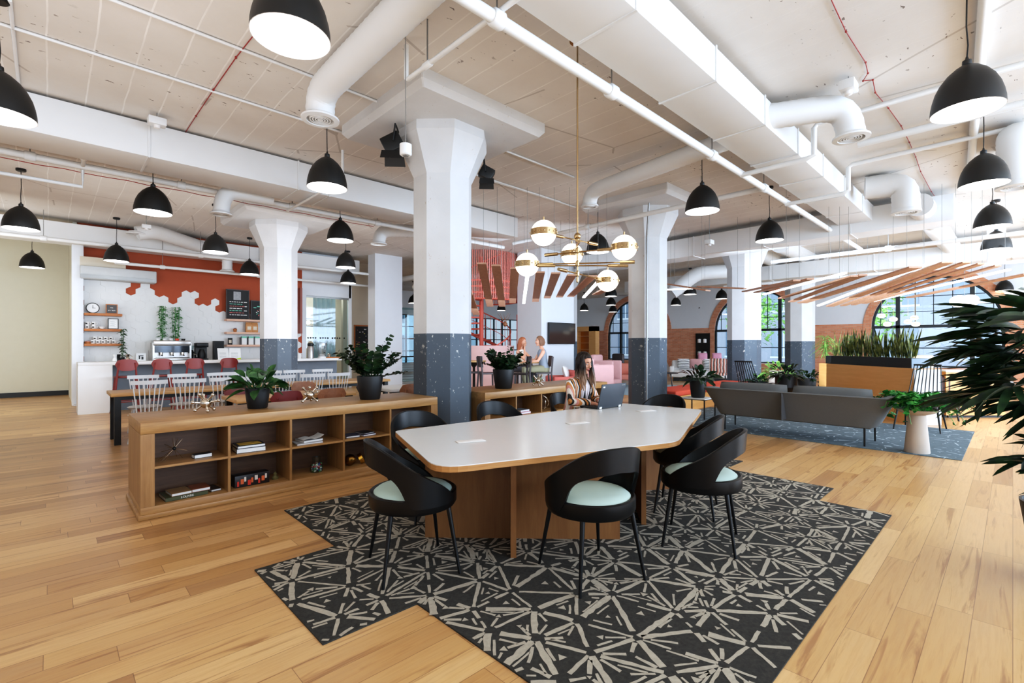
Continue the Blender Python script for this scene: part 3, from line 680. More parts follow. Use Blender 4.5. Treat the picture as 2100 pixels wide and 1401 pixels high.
# ================================================================ PATTERNED CARPET
def inside(p, poly):
    x, y = p; c = False; n = len(poly)
    for i in range(n):
        x0,y0 = poly[i]; x1,y1 = poly[i-1]
        if (y0 > y) != (y1 > y) and x < (x1-x0)*(y-y0)/(y1-y0)+x0: c = not c
    return c
def pattern(mb, poly, z, step, mi, seed, wd=.030):
    rnd = random.Random(seed); xs = [p[0] for p in poly]; ys = [p[1] for p in poly]; pts = []
    j = 0; y = min(ys)-step
    while y < max(ys)+step:
        x = min(xs)-step + (step/2 if j % 2 else 0)
        while x < max(xs)+step:
            pts.append(Vector((x+rnd.uniform(-.22,.22)*step, y+rnd.uniform(-.22,.22)*step))); x += step
        y += step*.8; j += 1
    vs, es, fs, *_ = delaunay_2d_cdt(pts, [], [], 0, 1e-5)
    def stroke(a, b_, w):
        d = b_-a; L = d.length
        if L < .03: return
        d /= L; nn = Vector((-d.y, d.x)); k = max(2, int(L/.035)); run = []
        w0 = w*rnd.uniform(.8,1.25)
        for i in range(k+1):
            p = a+d*L*i/k
            if inside(p, poly):
                run.append((p+nn*(w0/2*rnd.uniform(.7,1.3)), p-nn*(w0/2*rnd.uniform(.7,1.3))))
            else:
                if len(run) > 1: flush(run)
                run = []
        if len(run) > 1: flush(run)
    def flush(run):
        v = []; f = []
        for a, b_ in run: v += [(a.x,a.y,z),(b_.x,b_.y,z)]
        for i in range(len(run)-1): f.append((2*i,2*i+1,2*i+3,2*i+2))
        mb.add(v, f, mi)
    for a, b_ in es:
        A, B = Vector(vs[a]), Vector(vs[b_]); L = (B-A).length
        if L > step*1.7: continue
        d = (B-A)/L; q = rnd.random(); g0, g1 = .02, .03
        if q < .78: stroke(A+d*g0, B-d*g1*rnd.uniform(.5,2.5), wd*rnd.choice((.8,1,1.35)))
        else: stroke(A+d*g0, A+d*L*rnd.uniform(.35,.45), wd); stroke(A+d*L*rnd.uniform(.55,.62), B-d*g1, wd*.8)
    for f in fs:
        T = [Vector(vs[i]) for i in f]
        if len(T) != 3: continue
        c = (T[0]+T[1]+T[2])/3; q = rnd.random()
        if q < .75:
            for i in range(3):
                if rnd.random() < .62: stroke(T[i].lerp(c,.3), c.lerp(T[i],.12), wd*.7)
        if q > .3:
            U = [c.lerp(p, rnd.uniform(.5,.62)) for p in T]
            for i in range(3):
                if rnd.random() < .5: stroke(U[i].lerp(U[(i+1)%3],.08), U[i].lerp(U[(i+1)%3],rnd.uniform(.45,.9)), wd*.55)
        if q > .45:
            s_ = rnd.uniform(.015,.03); tri = [c+Vector((math.cos(a),math.sin(a)))*s_ for a in (q*9,q*9+2.1,q*9+4.2)]
            if all(inside(p, poly) for p in tri): mb.add([(p.x,p.y,z) for p in tri], [(0,1,2)], mi)
poly = [(.985,2.39),(1.535,2.39),(1.535,.2),(2.2,.2),(2.2,.74),(5.35,.74),(5.35,1.30),(5.92,1.30),(5.92,2.42),(6.47,2.42),(6.47,4.05),(5.92,4.05),(5.92,4.58),(1.535,4.58),(1.535,3.5),(.985,3.5)]
mb = MB(); mb.prism(poly, .0, .008); pattern(mb, poly, .0088, .31, 1, 11, .025)
CARP = mat('charcoal_carpet', (53,51,46), .95, var=.75, ns=55, bmp=.3, bs=300); CARPL = mat('beige_carpet_yarn', (174,166,150), .95, var=.25, ns=50, bmp=.3, bs=300)
tag(mb.build('patterned_carpet', [CARP, CARPL]), 'charcoal carpet of stepped tiles with beige star pattern under the white table', 'carpet')

# ================================================================ MEETING TABLE
t = thing('meeting_table', 'large white six-sided meeting table with plywood edge and brown panel legs', 'table', (0,0,0))
TP = [(2.13,3.67),(1.66,2.38),(3.46,1.77),(5.37,2.46),(5.23,3.44)]
def rounded(poly, r, n=6):
    out = []; k = len(poly)
    for i in range(k):
        p = Vector(poly[i]); a = (Vector(poly[i-1])-p).normalized(); b_ = (Vector(poly[(i+1)%k])-p).normalized()
        rr = r[i] if isinstance(r, (list, tuple)) else r
        for j in range(n+1):
            s_ = j/n; q = p + a*rr*(1-s_)**2 + b_*rr*s_**2; out.append((q.x,q.y))
    return out
rp = rounded(TP, [.06,.2,.13,.08,.08])
MB().prism(rp, .764, .77).build('laminate_top', LAMI, t); MB().prism(rp, .728, .7638).build('plywood_core', EDGE, t)
def panel(a, b_, name='leg_panel', th=.04): 
    m = MB(); m.bar((a[0],a[1],.368),(b_[0],b_[1],.368), th, .72); return m.build(name, TABLEP, t)
panel((2.12,3.18),(3.18,2.11)); panel((2.35,2.43),(2.97,3.1)); panel((3.57,2.13),(4.66,3.0)); panel((3.75,3.15),(4.75,2.42))
for px, py in ((965,905),(1185,868),(1325,843)):
    g = G(px,py,.7715); MB().box((-.11,-.045,0),(.11,.045,.004), bev=.002).build('power_outlet', WHITEF, t, g, R(-20))

# ================================================================ DINING CHAIRS ROUND THE TABLE
def make_chair():
    t = thing('curved_back_chair', '', 'chair', (0,0,0), 0, 'black curved back chairs at the white table')
    r = .292; m = MB(); m.lathe([(.0,.432),(r-.05,.428),(r-.012,.434),(r,.455),(r,.528),(r-.012,.536),(r-.03,.53),(r-.035,.50),(.0,.50)], 44); m.build('seat_shell', BLKGL, t)
    m = MB(); m.lathe([(r-.034,.50),(r-.032,.53),(r-.055,.547),(r-.12,.555),(.0,.558)], 40); m.build('seat_cushion', MINT, t)
    def itp(tab, a):
        for (a0,v0),(a1,v1) in zip(tab, tab[1:]):
            if a <= a1: s_ = (a-a0)/(a1-a0); return v0+(v1-v0)*s_
        return tab[-1][1]
    top = [(0,.888),(25,.88),(50,.83),(70,.745),(95,.665),(118,.60),(138,.52)]; bot = [(0,.735),(30,.715),(50,.675),(60,.625),(66,.55),(70,.48),(138,.475)]
    rows = []; T1 = [itp(top, abs(k*2)) for k in range(-69, 70)]; B1 = [itp(bot, abs(k*2)) for k in range(-69, 70)]
    for it in range(60): T1 = [T1[0]] + [(T1[i-1]+2*T1[i]+T1[i+1])/4 for i in range(1, len(T1)-1)] + [T1[-1]]
    for it in range(8): B1 = [B1[0]] + [(B1[i-1]+2*B1[i]+B1[i+1])/4 for i in range(1, len(B1)-1)] + [B1[-1]]
    for k in range(-69, 70):
        a = k*2; z1 = T1[k+69]; z0 = min(B1[k+69], z1-.02); ph = PI + R(a)
        ro = lambda z: r+.004+max(0,z-.52)*.08; sec = []
        for rad, z in ((0,z0),(.0,(z0+z1)/2),(0,z1-.006),(-.008,z1),(-.018,z1),(-.026,z1-.006),(-.026,(z0+z1)/2),(-.026,z0+.004),(-.018,z0-.002),(-.008,z0-.002)):
            q = ro(z)+rad; sec.append((q*math.cos(ph), q*math.sin(ph), z))
        rows.append(sec)
    m = MB(); m.grid(rows, closed=True); m.add(rows[0], [tuple(range(10))]); m.add(rows[-1], [tuple(range(10))[::-1]]); m.build('backrest', BLKGL, t, sharp=50)
    for sx in (-1,1):
        for sy in (-1,1): MB().cyl((sx*.185,sy*.185,.455),(sx*.247,sy*.247,0.009),.0165,.0095,10).build('leg', BLKGL, t)
    return t
CH = [(2.57,1.93,72,'black curved back chair with mint seat nearest the camera, back to us'),(1.78,2.82,-18.4,'black curved back chair with mint seat at the left end of the table'),
 (3.6,1.66,110.6,'nearer of two overlapping black curved back chairs at right of the table'),(4.2,2.07,110.6,'farther of two overlapping black curved back chairs, mostly hidden by its neighbour'),
 (2.45,3.66,-94,'black curved back chair behind the left corner of the table, before the bookshelf end'),(3.52,3.75,-94,'black curved back chair behind the table middle, before the right bookshelf'),
 (4.82,3.86,-98,'black curved back chair the woman with the laptop sits on'),(5.36,3.0,180,'black curved back chair at the far right end of the table')]
c0 = make_chair()
for i, (x, y, a, lab) in enumerate(CH):
    if i == 0: c0.location = (x,y,.0); c0.rotation_euler = (0,0,R(a)); c0['label'] = lab
    else: dup(c0, (x,y,0), R(a), lab)

# ================================================================ LOW BOOKSHELVES
SY0, SY1, SZ = 5.17, 6.03, .834
def bookshelf(label, x0, x1, divs):
    t = thing('low_bookshelf', label, 'bookshelf', (x0,SY0,0)); w = x1-x0; dp = SY1-SY0; k = [d-x0 for d in divs]
    MB().box((0,0,SZ-.10),(w,dp,SZ), bev=.004).build('top_board', OAK, t)
    MB().box((0,0,.0),(w,dp,.105), bev=.004).build('base_board', OAK, t)
    MB().box((-.018,-.018,0),(w+.018,dp+.018,.045), bev=.008).build('plinth', OAK, t)
    MB().box((0,0,.105),(.10,dp,SZ-.1)).build('side_panel', OAKD, t); MB().box((w-.10,0,.105),(w,dp,SZ-.1)).build('side_panel', OAKD, t)
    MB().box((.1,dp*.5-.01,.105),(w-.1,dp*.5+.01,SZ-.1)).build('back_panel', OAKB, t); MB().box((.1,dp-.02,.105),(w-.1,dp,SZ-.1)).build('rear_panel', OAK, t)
    MB().box((.1,.004,.425),(w-.1,dp*.5-.01,.445)).build('shelf_board', OAK, t)
    for d in k: MB().box((d-.011,.0015,.105),(d+.011,dp*.5-.01,SZ-.1)).build('divider', OAKD, t)
    return t
bookshelf('long low oak bookshelf in the left foreground, ten cubbies facing the camera', .56, 3.63, [1.235,1.80,2.37,2.95])
bookshelf('low oak bookshelf right of the big pillar, behind the table', 4.44, 7.4, [5.06,5.62,6.19,6.76])
def text_mesh(s, size, name, m, parent, loc, rot=(PI/2,0,0), ext=.0005):
    cu = bpy.data.curves.new(name, 'FONT'); cu.body = s; cu.size = size; cu.extrude = ext; cu.align_x = 'CENTER'; cu.align_y = 'CENTER'
    o = bpy.data.objects.new(name, cu); C.objects.link(o); bpy.context.view_layer.update()
    me = bpy.data.meshes.new_from_object(o.evaluated_get(bpy.context.evaluated_depsgraph_get())); bpy.data.objects.remove(o)
    me.name = name; me.materials.clear(); me.materials.append(m); o = bpy.data.objects.new(name, me); C.objects.link(o); o.parent = parent; o.location = loc; o.rotation_euler = rot; return o
def book(label, loc, size, col, rz=0, spine=None, grp='books and magazines in the low bookshelf', cov=None):
    w, d, h = size; t = thing('book', label, 'book', loc, rz, grp); cm = mat('book_cover', col, .45, var=.15, ns=25)
    m = MB(); m.box((-w/2,-d/2,0),(w/2,d/2,.003)).box((-w/2,-d/2,h-.003),(w/2,d/2,h)).box((-w/2,-d/2,0),(-w/2+.003 if not spine else w/2,-d/2+.003,h)); m.build('cover', cm, t)
    MB().box((-w/2+.004,-d/2+.004,.003),(w/2-.004,d/2-.004,h-.003)).build('pages', PAPER, t)
    if spine: text_mesh(spine, h*.8, 'spine_lettering', PAPER, t, (0,-d/2-.001,h/2))
    if cov: MB().box((-w*.4,-d*.35,h),(w*.4,d*.3,h+.001)).build('cover_picture', mat('cover_art', cov, .4, var=.5, ns=30), t)
    return t
zt, zb, yy = .446, .106, SY0+.17
# column 1
t = thing('starburst_ornament', 'thin metal starburst ornament in the top left cubby', 'ornament', (.83,yy+.02,zt)); m = MB(); c = Vector((0,0,.105))
rnd = random.Random(5)
for k in range(18):
    d = Vector((rnd.gauss(0,1),rnd.gauss(0,1),rnd.gauss(0,1))).normalized()
    if d.z < -.35: d.z = -.85
    if k == 0: d = Vector((0,0,1))
    e = c + d*(.105 if d.z > -.5 else .105/max(.6,-d.normalized().z)); e.z = max(e.z,.0015); m.cyl(c, e, .0022, .0016, 6)
m.build('spikes', CHROME, t); MB().sph(c,.016,12,8).build('core', BLACK, t)
book('small black notebook beside the starburst ornament', (1.04,yy-.02,zt), (.15,.09,.035), (24,24,26), R(6))
book('wide book at the bottom of the lower left cubby, spine reads LOUVRE', (.90,yy+.02,zb), (.33,.26,.034), (78,82,52), R(4), 'LOUVRE')
book('tan book lying left on the LOUVRE book', (.86,yy,zb+.034), (.16,.2,.026), (150,120,80), R(6)); book('reddish brown book lying right on the LOUVRE book', (1.02,yy+.01,zb+.034), (.15,.19,.028), (142,84,52), R(2))
book('dark slim book at the right of the lower left cubby', (1.14,yy+.05,zb), (.09,.2,.02), (60,44,34), R(8))
# column 2
book('thick black book with pale pages, lower of a pair in the second top cubby', (1.45,yy,zt), (.26,.24,.045), (26,28,34), R(-4)); book('book with yellow picture cover on top of the thick black book', (1.45,yy,zt+.045), (.25,.23,.026), (40,42,48), R(-2), cov=(206,170,60))
t = thing('board_game_box', 'long black and red game box in the second lower cubby', 'game box', (1.46,yy-.02,zb), R(2)); MB().box((-.16,-.06,0),(.16,.06,.115), bev=.003).build('box', mat('game_black',(32,26,26),.4), t)
m = MB()
for k in range(9): x = -.14+k*.032; m.box((x,-.0615,.01+.02*(k%3)),(x+.018+.01*(k%2),-.06,.06+.018*(k%3)), k%3)
m.build('printed_front', [mat('game_red',(206,64,46),.4), mat('game_orange',(214,110,60),.4), mat('game_white',(220,214,206),.4)], t)
t = thing('small_figurine', 'small olive figurine beside the game box', 'ornament', (1.70,yy,zb)); MB().lathe([(.0,0),(.03,.0),(.034,.02),(.015,.04),(.02,.06),(.0,.08)],12).build('figure', mat('olive_glaze',(120,112,70),.4), t)
# column 3, 4
book('pale magazine at the bottom of the third top cubby', (2.02,yy-.02,zt), (.27,.22,.014), (190,192,196), R(-3)); book('silver book in the middle of the third top cubby pile', (2.05,yy,zt+.014), (.22,.2,.024), (156,152,150), R(6), cov=(120,124,140))
t = thing('open_magazine', 'magazine with curled white pages on top of the third cubby pile', 'magazine', (2.07,yy,zt+.039), 0, 'books and magazines in the low bookshelf'); m = MB()
m.grid([[(-.11+.02*i, y, .012*abs(math.sin(i*.5))+(.03*max(0,(i-8)/3)**2)) for i in range(12)] for y in (-.09,.09)]); m.build('pages', PAPER, t)
t = thing('bead_jar', 'clear jar of coloured beads in the third lower cubby', 'jar', (2.13,yy,zb)); MB().lathe([(.0,.0),(.06,.0),(.068,.02),(.066,.07),(.04,.1),(.042,.15),(.044,.165),(.0,.165)],20).build('jar_glass', GLASS, t)
m = MB(); rnd = random.Random(3)
for k in range(90):
    a = rnd.random()*6.3; r_ = .052*math.sqrt(rnd.random()); m.sph((r_*math.cos(a),r_*math.sin(a),.012+rnd.random()*.075),.0105,7,5,k%4)
m.build('beads', [mat('bead_red',(190,50,46),.3),mat('bead_green',(60,140,80),.3),mat('bead_white',(226,220,206),.3),mat('bead_blue',(50,80,150),.3)], t)['kind'] = 'stuff'
book('dark blue magazine at the left of the fourth top cubby', (2.52,yy,zt), (.16,.2,.02), (70,74,96), R(-5)); book('purple and teal magazine at the right of the fourth top cubby', (2.70,yy-.01,zt), (.17,.21,.018), (88,82,110), R(5), cov=(60,130,130)); book('black open magazine leaning over the fourth cubby pile', (2.70,yy,zt+.02), (.15,.18,.012), (36,36,40), R(10))
t = thing('gold_ball', 'dark gold sphere in the fourth lower cubby', 'ornament', (2.52,yy,zb+.066)); MB().sph((0,0,0),.065,22,14).build('sphere', mat('antique_gold',(140,104,48),.25,1.0), t); MB().lathe([(.0,-.066),(.02,-.066),(.022,-.06)],10).build('foot', GOLD, t)
t = thing('gold_ring', 'gold ring ornament leaning on the gold ball', 'ornament', (2.655,yy,zb+.062)); m = MB(); M = Matrix.Rotation(R(62),4,'Y') @ Matrix.Rotation(R(20),4,'X')
m.lathe([(.062,-.022),(.062,.022),(.055,.022),(.055,-.022),(.062,-.022)], 28, M, caps=False); m.build('ring', GOLD, t)
# right shelf
book('grey book lying on a pink one in the right bookshelf', (5.32,yy,zt+.03), (.2,.2,.03), (120,126,134)); book('pink book at the bottom of the right bookshelf pile', (5.32,yy-.02,zt), (.22,.2,.03), (226,120,140))
t = thing('wire_ornament', 'wire ball ornament in the right bookshelf behind the woman', 'ornament', (5.86,yy+.04,zt+.12)); m = MB()
for k in range(5): M = Matrix.Rotation(k*PI/5,4,'Z'); m.tube([M @ Vector((.11*math.cos(a*PI/12),0,.11*math.sin(a*PI/12))) for a in range(24)], .004, 5, closed=True)
m.build('wires', CHROME, t)
# jacks and plants on top
def make_jack(s=.13):
    t = thing('jack_ornament', '', 'ornament', (0,0,0), 0, 'polished jack ornaments'); c = Vector((0,0,.098)); MB().sph(c,.05,20,14).build('ball', CHROME, t)
    for d in ((.72,.35,-.6),(-.72,.35,-.6),(0,-.8,-.6),(.45,-.5,.74),(-.5,-.3,.8),(0,.75,.66),(.95,-.2,.2),(-.95,-.1,.15)):
        d = Vector(d).normalized(); e = c+d*.118
        MB().tube([c+d*.04,c+d*.10],.010,10).sph(e-d*.006,.0175,10,8).build('prong', CHROME, t)
    return t
j0 = make_jack(); j0.location = (1.11,5.52,SZ); j0['label'] = 'polished metal jack ornament nearest the left end of the long bookshelf'
dup(j0, (2.17,5.63,SZ), R(35), 'polished metal jack ornament between the two potted plants'); dup(j0, (5.72,5.34,SZ), R(80), 'polished metal jack ornament on the right bookshelf')
def pot(t, r, h, m_=BLKPOT, r0=None):
    r0 = r0 or r*.72; MB().lathe([(.0,0),(r0,0),(r0+.008,.008),(r*.9,h*.5),(r,h-.012),(r-.003,h),(r-.014,h),(r-.02,h-.04),(.0,h-.04)], 30).build('pot', m_, t); MB().lathe([(.0,h-.034),(r-.022,h-.034)],18,caps=False).build('soil', SOIL, t)
def lily(label, loc, r, h, n, L, W, seed, m_=LEAF, grp='dark green pot plants', spread=1.0):
    t = thing('potted_plant', label, 'potted plant', loc, 0, grp); pot(t, r, h); m = MB(); rnd = random.Random(seed)
    for k in range(n):
        a = rnd.random()*2*PI; el = rnd.uniform(.2,1.5); d = Vector((math.cos(a)*math.cos(el)*spread,math.sin(a)*math.cos(el)*spread,math.sin(el))).normalized()
        sl = L*rnd.uniform(.3,.7); b_ = Vector((math.cos(a)*r*.3,math.sin(a)*r*.3,h-.04)); e = b_+d*sl; m.tube([b_,b_.lerp(e,.5)+Vector((0,0,.01)),e],.003,5)
        m.leaf(e, d*1.0+Vector((0,0,-.25)), L*rnd.uniform(.55,.9), W*rnd.uniform(.8,1.2), rnd.uniform(.2,.6), 6, roll=.9)
    m.build('foliage', m_, t); return t
lily('leafy plant in a black pot on the long bookshelf, left one', (1.60,5.58,SZ), .122, .215, 62, .25, .082, 2)
def zz(label, loc, r, h, n, L, seed, lean=None, m_=LEAFB, ll=.085, lw=.036, grp='dark green pot plants'):
    t = thing('potted_plant', label, 'potted plant', loc, 0, grp); pot(t, r, h); m = MB(); rnd = random.Random(seed)
    for k in range(n):
        a = 2*PI*k/n+rnd.uniform(-.3,.3); tilt = rnd.uniform(.15,.8)
        d = Vector((math.cos(a)*math.sin(tilt),math.sin(a)*math.sin(tilt),math.cos(tilt))); LL = L*rnd.uniform(.55,1)
        if lean and k < len(lean): d = Vector(lean[k][:3]).normalized(); LL = lean[k][3]
        b_ = Vector((math.cos(a)*r*.35,math.sin(a)*r*.35,h-.04)); P = [b_+d*LL*s_/7-Vector((0,0,.1*LL*(s_/7)**2)) for s_ in range(8)]
        m.tube(P, [.006-.0006*i for i in range(8)], 5); side = d.cross(Vector((rnd.uniform(-.3,.3),rnd.uniform(-.3,.3),1))).normalized()
        for q in range(2, 11):
            s_ = q/1.5; i = min(int(s_),6); p = P[i].lerp(P[i+1], s_-i)
            for sg in (-1,1): m.leaf(p, side*sg*1.0+d*.45+Vector((0,0,.1)), ll*rnd.uniform(.8,1.15)*(1.1-.03*q), lw, .2, 4, fold=.12, roll=1.3)
    m.build('foliage', m_, t); return t
camL = Vector((-sa, ca, 0)); camR = -camL
zz('tall glossy plant with feathered stems in the large black pot on the long bookshelf', (2.88,5.55,SZ), .158, .29, 19, .52, 4, [(camL.x*1.1,camL.y*1.1,.9,.62),(camR.x*.45,camR.y*.45,1.2,.66),(camR.x*1.2,camR.y*1.2,.35,.45),(camR.x,camR.y,.8,.5)], ll=.115, lw=.056)
zz('bushy plant in a black pot on the right bookshelf', (5.1,5.5,SZ), .168, .30, 24, .44, 9, [(camR.x,camR.y,.5,.4),(camL.x,camL.y,.5,.4)], LEAFB, .105, .056)
# ================================================================ KITCHEN
CT = 1.13; SLATE = mat('blue_grey_panel', (120,130,142), .7); COUNT = mat('white_quartz', (240,239,236), .35, var=.02)
t = thing('bar_counter', 'long white bar counter with waterfall end in front of the orange kitchen wall', 'counter', (0,0,0))
MB().box((.44,14.0,CT-.07),(6.35,14.7,CT), bev=.004).build('countertop', COUNT, t); MB().box((.44,14.0,0),(1.02,14.7,CT-.07)).build('waterfall_end', COUNT, t); MB().box((1.02,14.36,0),(6.35,14.5,CT-.07)).build('knee_panel', SLATE, t)
t = thing('back_counter', 'white back counter under the floating shelves on the kitchen wall', 'counter', (0,0,0)); MB().box((.62,15.5,1.02),(6.0,16.46,1.08)).build('countertop', COUNT, t)
for k in range(8): MB().box((.64+k*.66,15.55,.08),(.64+k*.66+.64,16.44,1.02)).build('cabinet_front', SLATE, t)
MB().box((.64,15.6,0),(5.9,16.4,.08)).build('toe_kick', BLACK, t)
BC = 1.08; SHW = wood('shelf_wood', (190,124,70), (160,98,50), (1,10,10), .5); SHL = wood('pale_shelf_wood', (226,188,166), (206,160,136), (1,10,10), .5)
def wshelf(label, x0, x1, z, m_): 
    tag(MB().box((x0,16.2,z-.03),(x1,16.5,z+.03), bev=.004).build('floating_shelf', m_), label, 'shelf', 'floating kitchen shelves')
for z, l in ((2.30,'top'),(1.90,'middle'),(1.52,'bottom')): wshelf(l+' brown floating shelf at the left of the hexagon wall', .63, 1.38, z, SHW)
for z, l in ((2.27,'top'),(1.88,'middle'),(1.50,'bottom')): wshelf(l+' pale pink wood shelf under the menu boards', 3.8, 5.4, z, SHL)
t = thing('wall_clock', 'round black rimmed clock leaning on the top left kitchen shelf', 'clock', (.80,16.36,2.33+.135)); M = Matrix.Rotation(PI/2,4,'X')
MB().lathe([(.118,-.015),(.135,-.02),(.135,.02),(.118,.015),(.118,-.015)],30,M,caps=False).build('rim', BLACK, t); MB().lathe([(.0,.008),(.119,.008)],26,M,caps=False).build('dial', PAPER, t)
MB().box((-.004,-.016,-.01),(.004,-.012,.075)).box((-.01,-.016,-.004),(.055,-.012,.004)).build('hands', BLACK, t)
def frame(label, x, z, w, h, y, fm, pm, cat='picture frame', name='picture_frame', fw=.018, base_z=None):
    t = thing(name, label, cat, (x,y,z)); MB().box((-w/2,-.015,0),(-w/2+fw,.01,h)).box((w/2-fw,-.015,0),(w/2,.01,h)).box((-w/2+fw,-.015,0),(w/2-fw,.01,fw)).box((-w/2+fw,-.015,h-fw),(w/2-fw,.01,h)).build('frame', fm, t)
    MB().box((-w/2+fw,-.006,fw),(w/2-fw,.005,h-fw)).build('panel', pm, t); return t
CHALK = mat('chalkboard', (46,48,50), .8); LETB = mat('grey_letter_board', (92,92,94), .8)
t = frame('wood framed grey letter board on the top left kitchen shelf', 1.17, 2.33, .24, .25, 16.3, SHW, LETB); text_mesh('we', .05, 'lettering', PAPER, t, (0,-.008,.16)); text_mesh('are  here', .04, 'lettering', PAPER, t, (0,-.008,.09))
t = frame('black framed white notice on the middle left kitchen shelf', 1.2, 1.93, .22, .28, 16.3, BLACK, PAPER)
m = MB()
for k in range(6): m.box((-.06,-.008,.07+k*.025),(.05-.02*(k%2),-.0065,.076+k*.025))
m.build('printed_lines', GREYP, t)
t = frame('small white standing sign with a symbol on the kitchen counter left of the espresso machine', AY(289,737,15.7).x, BC, .2, .22, 15.7, PAPER, PAPER); MB().box((-.045,-.017,.07),(-.02,-.015,.15)).box((.01,-.017,.06),(.05,-.015,.13)).box((-.05,-.017,.15),(.05,-.015,.165)).build('symbol', BLACK, t)
MUG = mat('white_porcelain', (240,238,234), .25, var=.02)
def mug():
    t = thing('mug', '', 'mug', (0,0,0), 0, 'white mugs on the kitchen shelves'); MB().lathe([(.0,0),(.036,0),(.044,.01),(.046,.09),(.042,.09),(.04,.012),(.0,.012)],16).build('mug_body', MUG, t)
    MB().tube([(.044,0,.075),(.07,0,.072),(.074,0,.045),(.066,0,.022),(.044,0,.018)],.006,6).build('handle', MUG, t); MB().box((-.02,-.0475,.03),(.02,-.045,.06)).build('printed_mark', BLACK, t); return t
m0 = mug(); first = True; lab = 'white mug with a dark mark standing in two stacked rows on the left kitchen shelves'
ml = [(.69,1.93),(.82,1.93),(.69,2.02),(.82,2.02)] + [(.80+.105*k,1.55) for k in range(5)] + [(.85+.105*k,1.64) for k in range(4)]
for i, (x, z) in enumerate(ml):
    if i == 0: m0.location = (x,16.34,z); m0['label'] = lab
    else: dup(m0, (x,16.34,z), R(-20), lab)
tag(MB().lathe([(.0,0),(.03,0),(.06,.04),(.065,.06),(.06,.06),(.03,.012),(.0,.01)],18).build('bowl', MUG, None, (.98,16.33,1.93)), 'small white bowl beside the mugs on the middle left kitchen shelf', 'bowl')
t = thing('snack_basket', 'small basket of wrapped snacks on the bottom left kitchen shelf', 'basket', (.70,16.34,1.55)); MB().lathe([(.0,0),(.055,0),(.065,.05),(.06,.05),(.05,.01),(.0,.01)],14).build('basket', SHW, t)
m = MB(); [m.sph((random.uniform(-.035,.035),random.uniform(-.035,.035),.05),.022,8,5) for _ in range(7)]; m.build('snacks', PINK, t)['kind'] = 'stuff'
# espresso machine
p = AY(351,735,15.85); t = thing('espresso_machine', 'chrome espresso machine on the kitchen counter below the tall leafy plants', 'coffee machine', (p.x,15.85,BC)); STEEL = mat('brushed_steel', (176,172,168), .28, .9); MIRR = mat('dark_mirror_panel', (60,66,74), .15, .5)
MB().box((-.42,-.22,.42),(.42,.25,.56), bev=.02).build('top_housing', STEEL, t); MB().box((-.40,-.02,.1),(.40,.25,.42)).build('back_body', STEEL, t)
m = MB(); m.grid([[(-.38+.76*k/12, -.19-.03*math.sin(PI*k/12), z) for k in range(13)] for z in (.24,.41)]); m.build('front_panel', MIRR, t)
MB().box((-.41,-.22,.0),(.41,.24,.09), bev=.01).build('drip_tray', STEEL, t); MB().box((-.43,-.2,.0),(-.39,.24,.5)).build('side_panel', STEEL, t); MB().box((.39,-.2,.0),(.43,.24,.5)).build('side_panel', STEEL, t)
for k in range(3):
    g = MB().cyl((-.24+.24*k,-.13,.25),(-.24+.24*k,-.13,.16),.035,n=14).build('brew_group', CHROME, t); MB().tube([(-.24+.24*k,-.15,.17),(-.24+.24*k,-.32,.155)],.014,8).build('portafilter_handle', BLACK, g)
for k, c in enumerate((PAPER,PAPER,PAPER,CORAL,BLACK)): tag(MB().lathe([(.0,0),(.04,0),(.05,.05),(.046,.05),(.0,.01)],12).build('cup', c, None, (p.x-.3+k*.14,15.75,BC+.56)), ('white cup','white cup','white cup','coral cup','black cup')[k]+' on top of the espresso machine, place %s' % ('far left','left of middle','middle','right of middle','far right')[k], 'cup', 'cups on the espresso machine')
def bamboo(label, loc, h, w, n, seed, m_=LEAFV):
    t = thing('tall_leafy_plant', label, 'plant', loc, 0, 'leafy plants in the kitchen'); rnd = random.Random(seed); MB().lathe([(.0,0),(w*.3,0),(w*.36,.12),(w*.33,.12),(.0,.1)],14).build('pot', BLKPOT, t); m = MB()
    for k in range(5):
        x = rnd.uniform(-.3,.3)*w; y = rnd.uniform(-.2,.2)*w; m.tube([(x*.5,y*.5,.1),(x,y,h*.6),(x*1.1,y,h)],.006,5)
        for q in range(n): z = .12+rnd.random()*(h-.12); a = rnd.random()*6.3; m.leaf((x,y,z),(math.cos(a),math.sin(a),.2),rnd.uniform(.07,.12),.045,.5,3)
    m.build('foliage', m_, t); return t
p = AY(336,697,16.2); bamboo('left one of two tall leafy plants behind the espresso machine', (p.x,16.28,BC+.3), 1.22, .30, 34, 1); p = AY(362,697,16.2); bamboo('right one of two tall leafy plants behind the espresso machine', (p.x,16.28,BC+.3), 1.2, .30, 34, 2)
tag(MB().box((1.95,16.12,BC),(2.85,16.44,BC+.3), bev=.01).build('plant_riser', STEEL), 'steel riser box behind the espresso machine carrying the tall plants', 'riser box')
p = AY(252,737,15.8); bamboo('slim trailing plant at the end of the left kitchen shelves', (p.x,15.9,BC), .85, .14, 16, 3, LEAF)
def canister(name, label, cat, px, Y, zb, prof, m_, lid=None, z0=BC):
    p = AY(px,737,Y); t = thing(name, label, cat, (p.x,Y,z0)); MB().lathe(prof, 20).build('body', m_, t); return t
t = canister('coffee_grinder','black and steel coffee grinder right of the espresso machine','coffee grinder',392,15.8,0,[(.0,0),(.08,0),(.08,.02),(.06,.03),(.06,.2),(.075,.22),(.04,.3),(.0,.3)],BLKGL); MB().lathe([(.04,.3),(.07,.38),(.07,.42),(.0,.42)],18).build('hopper', GLASS, t); MB().tube([(.06,-.03,.18),(.12,-.06,.16),(.12,-.06,.1)],.012,6).build('spout', STEEL, t)
